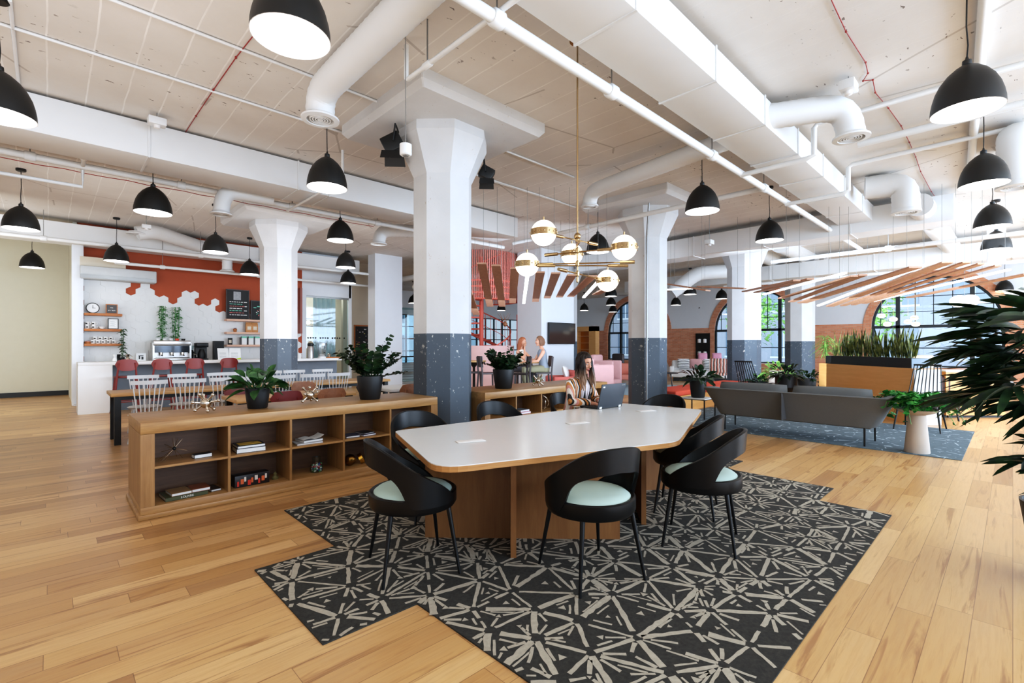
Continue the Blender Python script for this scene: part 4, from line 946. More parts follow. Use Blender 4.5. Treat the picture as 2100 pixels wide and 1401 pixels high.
p = AY(413,737,15.8); t = thing('coffee_brewer','tall black coffee brewer beside the grinder','coffee brewer',(p.x,15.8,BC)); MB().box((-.15,-.12,0),(.15,.18,.06),bev=.01).build('base',BLACK,t); MB().box((-.14,.02,.06),(.14,.18,.4),bev=.01).build('tower',BLACK,t); MB().box((-.15,-.14,.38),(.15,.18,.5),bev=.02).build('head',BLKGL,t); MB().lathe([(.0,.06),(.08,.06),(.09,.2),(.05,.32),(.0,.32)],18,Matrix.Translation((0,-.05,0))).build('carafe',BLKGL,t)
for px, l, m_ in ((236,'small white jar among the coffee gear by the left shelves',MUG),(243,'black kettle among the coffee gear by the left shelves',BLKGL),(262,'clear glass coffee maker among the coffee gear by the left shelves',CHROME)):
    t = canister('coffee_vessel',l,'coffee vessel',px,15.7,0,[(.0,0),(.055,0),(.06,.06),(.03,.12),(.05,.2),(.045,.2),(.0,.1)],m_); MB().tube([(.05,0,.17),(.1,0,.14),(.06,0,.05)],.007,6).build('handle',m_,t)
p = AY(454,737,15.75); t = thing('black_speaker','black box behind the menu cards on the counter','box',(p.x,16.1,BC)); MB().box((-.13,-.1,0),(.13,.1,.56),bev=.012).build('housing',BLACK,t)
MB().box((-.11,-.105,.03),(.11,-.1,.52)).build('grille',CHALK,t)
def card(label, px, col, rz): 
    p = AY(px,737,14.5); t = thing('menu_card', label, 'sign', (p.x,14.5,CT), R(rz)); MB().add([(-.14,0,0),(.14,0,0),(.13,.08,.3),(-.13,.08,.3)],[(0,1,2,3)]).build('card', PAPER, t)
    m = MB()
    for k in range(5): m.add([(-.09,-.002+.08*(.2+.1*k),.06+.03*k),(.07,-.002+.08*(.2+.1*k),.06+.03*k),(.07,.0+.08*(.2+.1*k),.066+.03*k),(-.09,.0+.08*(.2+.1*k),.066+.03*k)],[(0,1,2,3)])
    m.build('printed_lines', GREYP, t); return t
card('white menu card on the bar counter, left one', 459, None, 8); t = card('white menu card with lime corner on the bar counter, right one', 482, None, -12); MB().add([(.0,-.004,.0),(.14,-.004,.0),(.138,.006,.05),(.06,.004,.03)],[(0,1,2,3)]).build('lime_corner', mat('lime',(190,214,60),.5), t)
# menu boards
def menu(label, x0, x1, z0, z1, seed, photo=True):
    t = thing('menu_board', label, 'menu board', (x0,16.32,z0)); w, h = x1-x0, z1-z0; MB().box((0,-.012,0),(w,.02,h)).build('board', CHALK, t); MB().box((-.02,-.02,-.0),(0,.025,h)).box((w,-.02,0),(w+.02,.025,h)).box((-.02,-.02,h),(w+.02,.025,h+.02)).build('frame', DARKW, t)
    rnd = random.Random(seed); m = MB()
    if photo:
        MB().box((w*.3,-.016,h*.66),(w*.64,-.012,h*.95)).build('printed_picture', mat('grey_picture',(150,152,156),.6,var=.4,ns=14), t)
        for k in range(7):
            x = w*.12; z = h*(.58-.075*k)
            while x < w*.7: L = rnd.uniform(.03,.09); m.box((x,-.015,z),(x+L,-.0125,z+.018), k % 3); x += L+.02
            if k % 2 == 0: m.box((w*.78,-.015,z),(w*.92,-.0125,z+.02), 0)
    else:
        for k in range(26): a = k*.5; m.box((w*(.5+.32*math.cos(a)*(1-k/60)),-.015,h*(.35+.2*math.sin(a))),(w*(.5+.32*math.cos(a)*(1-k/60))+.03,-.0125,h*(.35+.2*math.sin(a))+.02), k % 3)
        for k in range(4): m.box((w*.1+k*.1,-.015,h*(.62+.07*(k%2))),(w*.1+k*.1+.08,-.0125,h*(.62+.07*(k%2))+.03), 1)
    m.build('chalk_writing', [PAPER, mat('green_chalk',(120,190,170),.8), mat('red_chalk',(190,110,104),.8)], t)
menu('tall black chalk menu board on the top pink shelf', 3.83, 4.42, 2.31, 3.18, 4); menu('small black chalk board beside the tall menu board, cut by the pillar', 4.5, 5.1, 2.31, 2.88, 8, False)
for k, px in enumerate((510,522)):
    p = AY(px,679,16.33); t = thing('coffee_bag', 'brown paper coffee bag on the middle pink shelf, %s' % ('left','right')[k], 'bag', (p.x,16.33,1.91), 0, 'coffee bags on the pink shelves'); MB().box((-.09,-.06,0),(.09,.06,.26),bev=.02).build('bag_body', wood('kraft_paper',(196,146,92),(176,124,74)), t); MB().box((-.08,-.03,.25),(.08,.03,.31)).build('folded_top', mat('kraft_top',(186,136,84),.7), t); MB().box((-.05,-.062,.08),(.05,-.06,.18)).build('bag_label', BEIGE, t)
for k, px in enumerate((500,514,527)):
    p = AY(px,704,16.33); t = thing('tea_tin', ('left','middle','right')[k]+' white and green tea tin on the bottom pink shelf', 'tin', (p.x,16.33,1.53), 0, 'tea tins on the pink shelf'); MB().box((-.07,-.06,0),(.07,.06,.24),bev=.01).build('tin_body', PAPER, t); MB().box((-.07,-.063,.2),(.07,.06,.25)).build('lid', mat('mint_lid',(120,190,160),.5), t); MB().box((-.1,-.04,0),(-.07,.06,.22)).build('side_panel', DARKW, t)
p = AY(482,679,16.33); t = thing('small_vase','small brown pot with a lilac plant on the middle pink shelf','vase',(p.x,16.33,1.91)); MB().lathe([(.0,0),(.04,0),(.055,.1),(.05,.1),(.0,.08)],14).build('vase_body', SHW, t); m = MB(); [m.leaf((0,0,.09),(math.cos(a),math.sin(a),1),.09,.03,.3,3) for a in range(9)]; m.build('blooms', mat('lilac',(130,110,150),.6), t)
p = AY(472,704,16.33); t = thing('photo_card','small dark photo card on the bottom pink shelf','card',(p.x,16.33,1.53)); MB().box((-.06,-.01,0),(.06,.01,.2)).build('card', CHALK, t); MB().box((-.035,-.012,.05),(.035,-.01,.14)).build('picture', BEIGE, t)
# right end of the counter
p = AY(637,747,14.25); t = thing('airpot','steel vacuum jug with black lid on the right end of the bar counter','vacuum jug',(p.x,14.25,CT-.06+.06)); MB().lathe([(.0,0),(.09,0),(.092,.32),(.07,.36),(.0,.36)],22).build('jug_body', STEEL, t); MB().lathe([(.072,.355),(.085,.37),(.085,.43),(.05,.45),(.0,.45)],20).build('lid', BLACK, t); MB().tube([(.08,-.02,.4),(.13,-.03,.38)],.012,6).build('spout', BLACK, t)
p = AY(660,747,14.25); t = thing('water_dispenser','clear water dispenser on the right end of the bar counter','dispenser',(p.x,14.25,CT)); MB().lathe([(.1,.0),(.11,.12),(.12,.14),(.155,.44),(.15,.46),(.0,.47)],26).build('tank', glassy('frosted_tank',(236,240,242),.25), t); MB().lathe([(.0,0),(.12,0),(.12,.02),(.06,.12),(.0,.12)],20).build('stand', WHITEF, t); MB().cyl((.02,-.12,.17),(.02,-.17,.16),.016,n=8).build('tap', BLACK, t)
p = AY(680,747,14.3); t = thing('wooden_tray','wooden tray with small pots on the right end of the bar counter','tray',(p.x,14.3,CT)); MB().box((-.2,-.12,0),(.2,.12,.03),bev=.006).build('tray', SHW, t); MB().lathe([(.0,.03),(.04,.03),(.05,.12),(.0,.14)],14,Matrix.Translation((-.08,0,0))).build('sugar_pot', CHROME, t)
p = AY(614,747,14.3); t = thing('cup_stack','stack of white cups on the bar counter right of the pillar','cups',(p.x,14.3,CT)); 
for k in range(3): MB().lathe([(.0,0),(.05,0),(.07,.06),(.065,.06),(.0,.01)],16).build('cup', MUG, t, (0,0,k*.045))
# red slab sign by the glass room, meeting-room lamp, curtain, blackboard
tag(MB().box((5.93,16.2,1.9),(6.0,16.46,3.4)).box((5.925,16.28,2.2),(5.93,16.36,3.1)).build('wall_panel', mat('brown_red_panel',(150,92,80),.6)), 'narrow brown red panel beside the glass meeting room', 'wall panel')
p = AY(643,662,18.2); t = thing('cage_pendant','black box frame pendant with two bulbs inside the glass meeting room','pendant lamp',(p.x,18.2,p.z)); m = MB(); b_ = [(-.35,-.12,-.14),(.35,-.12,-.14),(.35,.12,-.14),(-.35,.12,-.14)]
for z in (-.14,.14): m.tube([(x,y,z) for x,y,_ in b_],.01,5,closed=True)
for x,y,_ in b_: m.cyl((x,y,-.14),(x,y,.14),.01,n=5)
m.cyl((0,0,.14),(0,0,CZ-p.z),.012,n=6); m.build('frame', BLACK, t)
for x in (-.2,.05): MB().sph((x,0,0),.075,14,10).build('bulb', GLOBE, t)
m = MB(); m.grid([[(6.9+.03*k, 17.6+.05*math.sin(k*1.1), z) for k in range(28)] for z in (.05,3.3)]); tag(m.build('curtain', mat('pale_blue_curtain',(176,196,198),.9)), 'pale blue curtain inside the glass meeting room', 'curtain')
t = frame('wood framed chalkboard with writing on the beige wall', (AY(725,700,17.2).x+AY(766,700,17.2).x)/2, AY(745,740,17.2).z, AY(766,700,17.2).x-AY(725,700,17.2).x, AY(745,667,17.2).z-AY(745,740,17.2).z, 17.17, SHW, CHALK, 'chalkboard', 'chalkboard', .05)
m = MB(); rnd = random.Random(2)
for k in range(40): x = rnd.uniform(-.33,.3); z = rnd.uniform(.15,1.2); m.box((x,-.012,z),(x+rnd.uniform(.02,.1),-.008,z+rnd.uniform(.01,.035)), k%3)
m.build('chalk_writing', [PAPER, mat('yellow_chalk',(206,190,110),.8), mat('rose_chalk',(190,110,110),.8)], t)
t = thing('cable_railing','black railing with horizontal cables in the gap left of the big pillar','railing',(9.05,15.2,0)); m = MB(); m.box((0,-.02,0),(.04,.02,1.12)).box((.75,-.02,0),(.79,.02,1.12)).box((0,-.025,1.08),(2.0,.025,1.13)).box((1.95,-.02,0),(2.0,.02,1.12)); m.build('frame', BLACK, t); m = MB(); [m.cyl((0,0,.12+k*.085),(2,0,.12+k*.085),.006,n=5) for k in range(11)]; m.build('cables', GREYP, t)
tag(MB().quad((9.0,17.5,.1),(11.2,17.5,.1),(11.2,17.5,3.0),(9.0,17.5,3.0)).box((9.0,17.48,0),(11.2,17.54,.1)).box((9.0,17.48,3.0),(11.2,17.54,3.08)).box((10.1,17.48,0),(10.14,17.54,3.0)).build('glass_partition', [GLASSB]), 'blue tinted glass partition behind the cable railing', 'glass partition')

# ================================================================ BAR STOOLS
def stool():
    t = thing('bar_stool','', 'bar stool',(0,0,0),0,'red bar stools at the kitchen counter'); s_ = .21
    m = MB(); m.lathe([(.0,.795),(.2,.79),(.225,.805),(.22,.825),(.0,.822)],26); m.build('seat', REDW, t)
    rows = []
    for k in range(13):
        a = -1+2*k/12; y = a*.20; hh = .135*(max(0,1-abs(a)**3.2))**.5+.006; x = -.25+.05*a*a
        rows.append([(x-.009,y,1.09-hh),(x-.009,y,1.09+hh*.8),(x+.009,y,1.09+hh*.8),(x+.009,y,1.09-hh)])
    m = MB(); m.grid(rows, closed=True); m.add(rows[0],[(0,1,2,3)]); m.add(rows[-1],[(3,2,1,0)]); m.build('backrest', REDW, t)
    for sy in (-1,1):
        MB().tube([(-.23,sy*.24,0),(-.19,sy*.17,.80),(-.245,sy*.14,1.12)],[.017,.021,.014],8).build('rear_leg', REDW, t); MB().cyl((.22,sy*.25,0),(.16,sy*.17,.80),.016,.02,8).build('front_leg', REDW, t)
    m = MB(); m.cyl((.205,-.225,.27),(.205,.225,.27),.012,n=8); m.cyl((-.22,-.24,.27),(-.22,.24,.27),.012,n=8); m.cyl((-.22,-.24,.3),(.205,-.225,.3),.012,n=8); m.cyl((-.22,.24,.3),(.205,.225,.3),.012,n=8); m.build('footrest', REDW, t); return t
s0 = stool()
for i, x in enumerate((1.22,1.85,2.48,3.2)):
    l = 'red wooden bar stool, %s from the left of four at the white counter' % ('first','second','third','fourth')[i]
    if i == 0: s0.location = (x,13.62,0); s0.rotation_euler = (0,0,PI/2); s0['label'] = l
    else: dup(s0,(x,13.62,0),PI/2,l)

# ================================================================ DINING TABLES AND WHITE SPINDLE CHAIRS
def ltable(label, x0, x1, y0, y1, z, m_, lm):
    t = thing('dining_table', label, 'table', (x0,y0,0)); w, d = x1-x0, y1-y0; MB().box((0,0,z-.05),(w,d,z),bev=.004).build('tabletop', m_, t)
    for x in (.04,w-.12):
        for y in (.03,d-.11): MB().box((x,y,0),(x+.08,y+.08,z-.05)).build('leg', lm, t)
    MB().box((.12,.08,z-.11),(w-.12,.1,z-.05)).box((.12,d-.1,z-.11),(w-.12,d-.08,z-.05)).build('apron', lm, t); return t
ltable('long oak dining table with black legs between two rows of white spindle chairs', .66, 5.3, 9.3, 10.08, .78, TTOP, BLACK)
ltable('shorter oak table behind the long bookshelf with red and brown chairs', 1.78, 3.45, 7.1, 7.88, .78, TTOP, BLACK)
ltable('pale square table beside the big pillar behind the long bookshelf', 4.05, 5.2, 7.1, 7.9, .78, COUNT, BLACK)
def windsor():
    t = thing('spindle_chair','','chair',(0,0,0),0,'white spindle chairs at the long table'); m = MB(); m.lathe([(.0,.44),(.21,.445),(.235,.465),(.21,.475),(.0,.468)],22,sx=1,sy=1.02); m.build('seat', WCHAIR, t)
    rows = [[(-.27+.05*(a/6)**2+dx,a/6*.222,z) for dx,z in ((-.011,.925),(-.018,.985),(.006,.985),(.011,.925))] for a in range(-6,7)]
    m = MB(); m.grid(rows, sm=False, closed=True); m.add(rows[0],[(0,1,2,3)]); m.add(rows[-1],[(3,2,1,0)]); m.build('top_rail', WCHAIR, t)
    for k in range(-3,4): MB().cyl((-.19+.02*(k/3)**2,k*.046,.46),(-.262+.045*(k/3)**2,k*.065,.935),.0085,.008,7).build('spindle', WCHAIR, t)
    for sx in (-1,1):
        for sy in (-1,1): MB().cyl((sx*.14,sy*.14,.45),(sx*.22,sy*.21,0),.016,.011,8).build('leg', WCHAIR, t)
    return t
w0 = windsor(); i = 0; ords = ['first','second','third','fourth','fifth','sixth','seventh']
near = [1.07,1.58,2.07,2.5,2.94,3.48,3.96]; far = [1.17,1.75,2.36,2.8,3.26,3.73,4.31]
for row, xs, y, rz, txt in ((0,near,9.1,PI/2,'the near side of the long table'),(1,far,10.27,-PI/2,'the far side of the long table')):
    for k, x in enumerate(xs):
        l = 'white spindle chair, %s from left on %s' % (ords[k], txt)
        if i == 0: w0.location = (x,y,0); w0.rotation_euler = (0,0,rz); w0['label'] = l
        else: dup(w0,(x,y,0),rz+random.uniform(-.06,.06),l)
        i += 1
def plychair(m_):
    t = thing('plywood_chair','','chair',(0,0,0),0,'plywood chairs at the small tables'); m = MB(); m.box((-.2,-.21,.45),(.22,.21,.475),bev=.011).build('seat', m_, t)
    rows = []
    for k in range(11):
        a = -1+2*k/10; hh = .09*(max(0,1-abs(a)**4))**.4+.01; x = -.235+.05*a*a; rows.append([(x-.008,a*.21,.79-hh),(x-.018,a*.21,.79+hh),(x+.0,a*.21,.79+hh),(x+.01,a*.21,.79-hh)])
    m = MB(); m.grid(rows, closed=True); m.add(rows[0],[(0,1,2,3)]); m.add(rows[-1],[(3,2,1,0)]); m.build('backrest', m_, t)
    for sy in (-1,1):
        MB().tube([(-.24,sy*.21,0),(-.18,sy*.17,.46),(-.238,sy*.13,.80)],[.013,.016,.012],8).build('rear_leg', m_, t); MB().cyl((.2,sy*.2,0),(.16,sy*.17,.45),.013,.016,8).build('front_leg', m_, t)
    return t
r0 = plychair(REDW); r0.location = (2.31,6.98,0); r0.rotation_euler = (0,0,PI/2); r0['label'] = 'red plywood chair, back to camera, just right of the left pot plant'
dup(r0,(2.1,8.05,0),-PI/2,'red plywood chair facing the camera behind the left pot plant')
b0 = plychair(BROWNW); b0.location = (2.93,6.98,0); b0.rotation_euler = (0,0,PI/2); b0['label'] = 'brown plywood chair, back to camera, right of the second jack ornament'
dup(b0,(3.08,8.05,0),-PI/2,'brown plywood chair facing the camera across the shorter oak table'); dup(b0,(4.35,8.15,0),-PI/2,'brown plywood chair facing the camera at the pale square table'); dup(b0,(4.2,6.9,0),PI/2,'brown plywood chair, back to camera, at the pale square table')
k0 = plychair(DARKW); k0.location = (4.95,6.95,0); k0.rotation_euler = (0,0,PI/2); k0['label'] = 'black plywood chair touching the left side of the big pillar in view'; dup(k0,(3.62,7.6,0),PI,'black plywood chair left behind the large pot plant')
# ================================================================ SPIRAL STAIR
t = thing('spiral_staircase','coral red spiral staircase rising through the ceiling behind the big pillar','staircase',(11.0,13.0,0)); rad = 1.03
MB().cyl((0,0,0),(0,0,CZ),.075,n=18).build('centre_pole', STAIR, t)
A0 = R(-150); NT = 23; dz = .2; dA = R(24)
for k in range(NT):
    a = A0+k*dA; z = .12+k*dz; m = MB(); pts = [(.07*math.cos(a-.3),.07*math.sin(a-.3)),(rad*math.cos(a-dA*.55),rad*math.sin(a-dA*.55)),(rad*math.cos(a),rad*math.sin(a)),(rad*math.cos(a+dA*.55),rad*math.sin(a+dA*.55)),(.07*math.cos(a+.3),.07*math.sin(a+.3))]
    m.prism(pts, z-.05, z); m.build('tread', STAIR, t)
hel = lambda k, h, r_=rad: (r_*math.cos(A0+k*dA), r_*math.sin(A0+k*dA), .12+k*dz+h)
MB().tube([hel(k*.25-.5,.98) for k in range(NT*4)], .022, 8).build('handrail', STAIR, t); MB().tube([hel(k*.25-.5,-.02,rad+.01) for k in range(NT*4)], .055, 6).build('outer_stringer', STAIR, t)
MB().tube([hel(k*.25-.5,.5,rad) for k in range(NT*4)], .010, 6).build('middle_rail', STAIR, t)
for k in range(NT*2-2): MB().cyl(hel(k*.5,-.03), hel(k*.5,.98), .0085, n=6).build('baluster', STAIR, t)
MB().box((.95,-.9,0),(1.05,-.8,2.6)).build('support_post', STAIR, t)
m = MB(); m.grid([[(1.28*math.cos(a),1.28*math.sin(a),z) for a in [R(-190+5*k) for k in range(25)]] for z in (0,1.5)]); m.grid([[(r_*math.cos(a),r_*math.sin(a),1.5) for a in [R(-190+5*k) for k in range(25)]] for r_ in (1.28,1.16)])
tag(m.build('curved_screen_wall', mat('pale_pink_paint',(240,196,190),.7), None, (11.0,13.0,0)), 'low curved pale pink wall around the foot of the spiral stair', 'screen wall')
t = thing('stair_guard','pink slatted guard around the top of the spiral stair opening','guard',(11.0,13.0,0)); m = MB()
for k in range(80): a = R(-200+3*k); m.cyl((1.3*math.cos(a),1.3*math.sin(a),3.05),(1.3*math.cos(a),1.3*math.sin(a),CZ-.005),.018,n=5)
b = m.build('slats', mat('pink_slats',(246,160,146),.6), t); m = MB()
for z in (3.05,3.25,3.45,3.65): m.tube([(1.28*math.cos(R(-200+5*k)),1.28*math.sin(R(-200+5*k)),z) for k in range(48)],.03,6)
m.build('rings', STAIR, t)
# ================================================================ TELEVISION
a, b_ = AY(1123,661,10.47), AY(1177.5,706,10.47); t = thing('television','flat black television on the white wall above the talking women','television',((a.x+b_.x)/2,10.44,(a.z+b_.z)/2)); w, h = (b_.x-a.x)/2, (a.z-b_.z)/2
MB().box((-w,-.03,-h),(w,.02,h),bev=.008).build('bezel', BLACK, t); MB().box((-w+.015,-.034,-h+.02),(w-.015,-.0295,h-.02)).build('screen', TVM, t); MB().box((-w*.4,.02,-h*.4),(w*.4,.06,h*.4)).build('wall_mount', BLACK, t)
# ================================================================ LOUNGE NEAR THE SOFA
def rug(label, x0,y0,x1,y1, m_, z=.008): tag(MB().box((x0,y0,0),(x1,y1,z)).build('rug', m_), label, 'rug')
RUG = rug_mat(); rug('blue grey rug with white flecks under the grey sofa', 8.56,.46,11.6,5.1, RUG)
rug('pale blue rug between the pink armchairs', 12.6,6.6,17.0,10.2, mat('pale_blue_rug',(176,196,206),.95,var=.2,ns=12))
t = thing('grey_sofa','grey two seat sofa with its back to the camera','sofa',(0,0,0))
path = [((9.40,1.42),(9.42,1.17)),((9.1,1.40),(9.0,1.15)),((8.75,1.40),(8.55,1.16)),((8.66,1.46),(8.46,1.22)),((8.63,1.6),(8.43,1.5)),((8.63,2.55),(8.43,2.55)),((8.63,3.5),(8.43,3.6)),((8.66,3.62),(8.46,3.84)),((8.75,3.68),(8.55,3.9)),((9.1,3.68),(9.0,3.92)),((9.40,3.66),(9.42,3.90))]
c = Vector((9.1,2.54)); rows = []
for i, (lo, hi) in enumerate(path):
    lo, hi = Vector(lo), Vector(hi); zt_ = .76 if 2 < i < 8 else (.785 if i == 2 else (.80 if i == 1 else (.72 if i == 0 else (.76 if i == 8 else (.74 if i == 9 else .66))))); sec = []
    inn = (c-hi); inn = Vector((inn.x*.5,inn.y)).normalized()*.13
    if 3 < i < 7: inn = Vector((.13,0))
    for s_, z in ((0,.29),(.45,.52),(.85,zt_-.05),(1,zt_-.012)): q = lo.lerp(hi,s_); sec.append((q.x,q.y,z))
    q = hi+inn*.3; sec.append((q.x,q.y,zt_)); q = hi+inn*.8; sec.append((q.x,q.y,zt_-.008)); q = hi+inn*1.0; sec.append((q.x,q.y,zt_-.05)); q = lo+inn*1.1; sec.append((q.x,q.y,.40)); sec.append((q.x,q.y,.29)); rows.append(sec)
m = MB(); m.grid(rows, closed=True); m.add(rows[0],[tuple(range(9))]); m.add(rows[-1],[tuple(range(9))[::-1]]); m.build('shell', FABG, t, sharp=55)
MB().box((8.68,1.44,.27),(9.42,3.64,.36),bev=.02).build('seat_base', FABG, t); MB().box((8.76,1.5,.36),(9.46,2.53,.47),bev=.045,seg=3).build('seat_cushion', FABG, t); MB().box((8.76,2.55,.36),(9.46,3.58,.47),bev=.045,seg=3).build('seat_cushion', FABG, t)
def pillow(w, h, th, puff=2.6):
    m = MB(); n = 14; rows = []
    for sgn in (1,-1):
        rws = []
        for i in range(n+1):
            u = -1+2*i/n; rw = []
            for j in range(n+1):
                v = -1+2*j/n; e = max(0,(1-abs(u)**puff)*(1-abs(v)**puff))**.5; rw.append((u*w/2*(1-.04*v*v), sgn*th/2*e, v*h/2*(1-.04*u*u)))
            rws.append(rw)
        m.grid(rws)
    return m
for y0, y1 in ((1.42,2.50),(2.56,3.68)):
    o = pillow(y1-y0,.46,.22,5).build('back_cushion', FABG, t, (8.72,(y0+y1)/2,.635)); o.rotation_euler = (R(-14),0,R(-90))
for x, y in ((8.70,1.52),(9.3,1.49),(8.70,3.56),(9.31,3.62)): MB().cyl((x,y,.0085),(x,y,.29),.013,.016,10).build('leg', BLACK, t)
MB().box((8.395,2.548,.31),(8.64,2.556,.74)).build('back_seam', mat('grey_seam',(84,84,86),.9), t).rotation_euler = (0,0,0)
t.children[-1].hide_render = False
# mushroom planter
t = thing('pedestal_planter','taupe stone pedestal planter with trailing green plant, right of the sofa','planter',(8.76,.93,.008)); MB().lathe([(.0,0),(.142,0),(.145,.012),(.10,.53),(.095,.54),(.0,.54)],36).build('pedestal', CONC, t); MB().lathe([(.0,.52),(.10,.525),(.2,.56),(.235,.60),(.222,.60),(.18,.575),(.0,.57)],36).build('dish', CONC, t)
m = MB(); rnd = random.Random(12)
for k in range(44):
    a = rnd.random()*2*PI; L = rnd.uniform(.2,.5); b_ = Vector((.09*math.cos(a),.09*math.sin(a),.57)); P = []
    drop = rnd.random() < .35
    for i in range(9): s_ = i/8; P.append(b_+Vector((math.cos(a+s_*.5)*L*s_,math.sin(a+s_*.5)*L*s_,.24*math.sin(PI*min(1,s_*.9))-(.20*s_*s_ if drop else .02*s_))))
    m.tube(P,.003,4)
    for q in range(12):
        p = P[min(8,1+q*2//3)]; aa = rnd.random()*6.3; m.leaf(p+Vector((rnd.uniform(-.02,.02),rnd.uniform(-.02,.02),.01)),(math.cos(aa),math.sin(aa),rnd.uniform(.1,.9)),rnd.uniform(.075,.12),.075,.5,4,fold=.1,peak=.3, roll=1.0)
for k in range(190):
    a = rnd.random()*6.3; e = rnd.uniform(.15,1.5); q = Vector((math.cos(a)*math.cos(e)*.30,math.sin(a)*math.cos(e)*.28,.60+math.sin(e)*.20))*1.0; aa = a+rnd.uniform(-1,1); m.leaf(q,(math.cos(aa),math.sin(aa),rnd.uniform(-.3,.8)),rnd.uniform(.08,.12),.075,.5,4,fold=.1,peak=.3,roll=1.0)
m.build('foliage', LEAFV, t)
# low side table with plant
t = thing('side_table','low white square side table with thin black legs left of the sofa','side table',(9.75,4.55,.008)); MB().box((-.26,-.26,.395),(.26,.26,.412)).build('tabletop', COUNT, t); MB().box((-.26,-.26,.38),(.26,.26,.395)).build('frame', BLACK, t)
for sx in (-1,1):
    for sy in (-1,1): MB().box((sx*.25-.01,sy*.25-.01,0),(sx*.25+.01,sy*.25+.01,.38)).build('leg', BLACK, t)
lily('leafy plant with pale flowers in a black pot on the low side table', (9.75,4.55,.42), .17, .36, 40, .34, .10, 6, LEAFB)
# spindle lounge chairs
def lounge(label):
    t = thing('spindle_lounge_chair',label,'lounge chair',(0,0,0),0,'black spindle lounge chairs')
    m = MB(); m.box((-.24,-.28,.375),(.30,.28,.40),bev=.01); m.build('seat', BLACK, t); MB().box((-.22,-.26,.40),(.29,.26,.44),bev=.015).build('seat_pad', BLACK, t)
    MB().cyl((-.58,-.20,1.13),(-.58,.20,1.13),.016,n=10).build('top_rail', BLACK, t)
    for k in range(-4,5): MB().cyl((-.24,k*.062,.39),(-.58,k*.047,1.13),.0085,n=7).build('spindle', BLACK, t)
    for sy in (-1,1):
        MB().tube([(.24,sy*.28,.39),(.30,sy*.33,.62),(.05,sy*.34,.635),(-.36,sy*.29,.62)],.013,8).build('armrest', BLACK, t); MB().cyl((.26,sy*.27,.38),(.33,sy*.32,0),.018,.012,8).build('front_leg', BLACK, t); MB().cyl((-.22,sy*.25,.38),(-.40,sy*.29,0),.018,.012,8).build('rear_leg', BLACK, t)
    return t
t = lounge('black spindle lounge chair behind the pedestal planter'); t.location = (11.2,1.14,.0085); t.rotation_euler = (0,0,R(176))
dup(t, (11.9,4.15,.0085), R(-8), 'black spindle lounge chair in front of the grey octagonal pillar')
# coral bench between the pillars
t = thing('coral_bench','wooden bench with coral cushions between two pillars behind the sofa','bench',(10.05,5.2,0)); MB().box((0,0,0),(4.45,.8,.36)).build('bench_base', OBOX, t)
for k in range(3): MB().box((.01+k*1.48,.0,.36),(1.47+k*1.48,.78,.475),bev=.03,seg=3).build('bench_cushion', CORAL, t)
# diagonal planter island
E0, E1 = Vector((13.84,3.35,0)), Vector((11.8,1.3,0)); ev = (E1-E0).normalized(); L = (E1-E0).length; az = math.atan2(ev.y, ev.x)
t = thing('planter_island','amber plywood island with white end, carrying a long black planter','cabinet',E0,az); MB().box((0,0,0),(L,.5,1.05)).build('amber_side', OBOX, t); MB().box((L,.0,0),(L+.02,.5,1.05)).build('white_end', WALLW, t); MB().box((0,0,1.05),(L+.02,.5,1.062)).build('top', OBOX, t)
t2 = thing('planter_trough','long black planter box on the amber island','planter',E0+Vector((0,0,1.062)),az); MB().box((.14,.08,0),(L-.16,.42,.19)).build('trough', BLACK, t2); MB().box((L-.16,.08,0),(L-.145,.42,.19)).build('steel_end', mat('blue_grey_steel',(128,148,166),.5), t2); MB().box((.16,.1,.185),(L-.18,.40,.193)).build('soil', SOIL, t2)
M3 = Matrix.Translation(E0) @ Matrix.Rotation(az,4,'Z'); rnd = random.Random(21); NS = 21
for k in range(NS):
    p = M3 @ Vector((.28+(L-.6)*k/(NS-1), .25+rnd.uniform(-.05,.05), 1.255)); t = thing('snake_plant','snake plant in the long black planter, one of a dense row','plant',p,rnd.random()*6,'row of snake plants in the planter'); m = MB()
    for q in range(10):
        a = rnd.random()*6.3; r_ = rnd.uniform(.0,.07); m.leaf((r_*math.cos(a),r_*math.sin(a),-.02),(math.cos(a)*.22,math.sin(a)*.22,1),rnd.uniform(.2,.70),rnd.uniform(.036,.052),-.02,6,fold=.35,peak=.35,roll=1.5)
    m.build('foliage', LEAFY, t)
for k, (px, d) in enumerate(((1695,13.4),(1748,13.4))):
    p = D(px,709,d); t = thing('dragon_tree',('left','right')[k]+' feathery light green dragon tree behind the planter island','plant',(p.x,p.y,0)); pot(t,.2,.4); m = MB(); m.tube([(0,0,.36),(.03,0,.9),(0,.02,1.55)],.022,8); rnd = random.Random(k+5)
    for q in range(110): a = rnd.random()*6.3; m.leaf((0,.02,1.5+rnd.uniform(-.25,.25)),(math.cos(a),math.sin(a),rnd.uniform(-.3,1.1)),rnd.uniform(.3,.45),.022,.6,4)
    m.build('foliage', LEAFL, t)
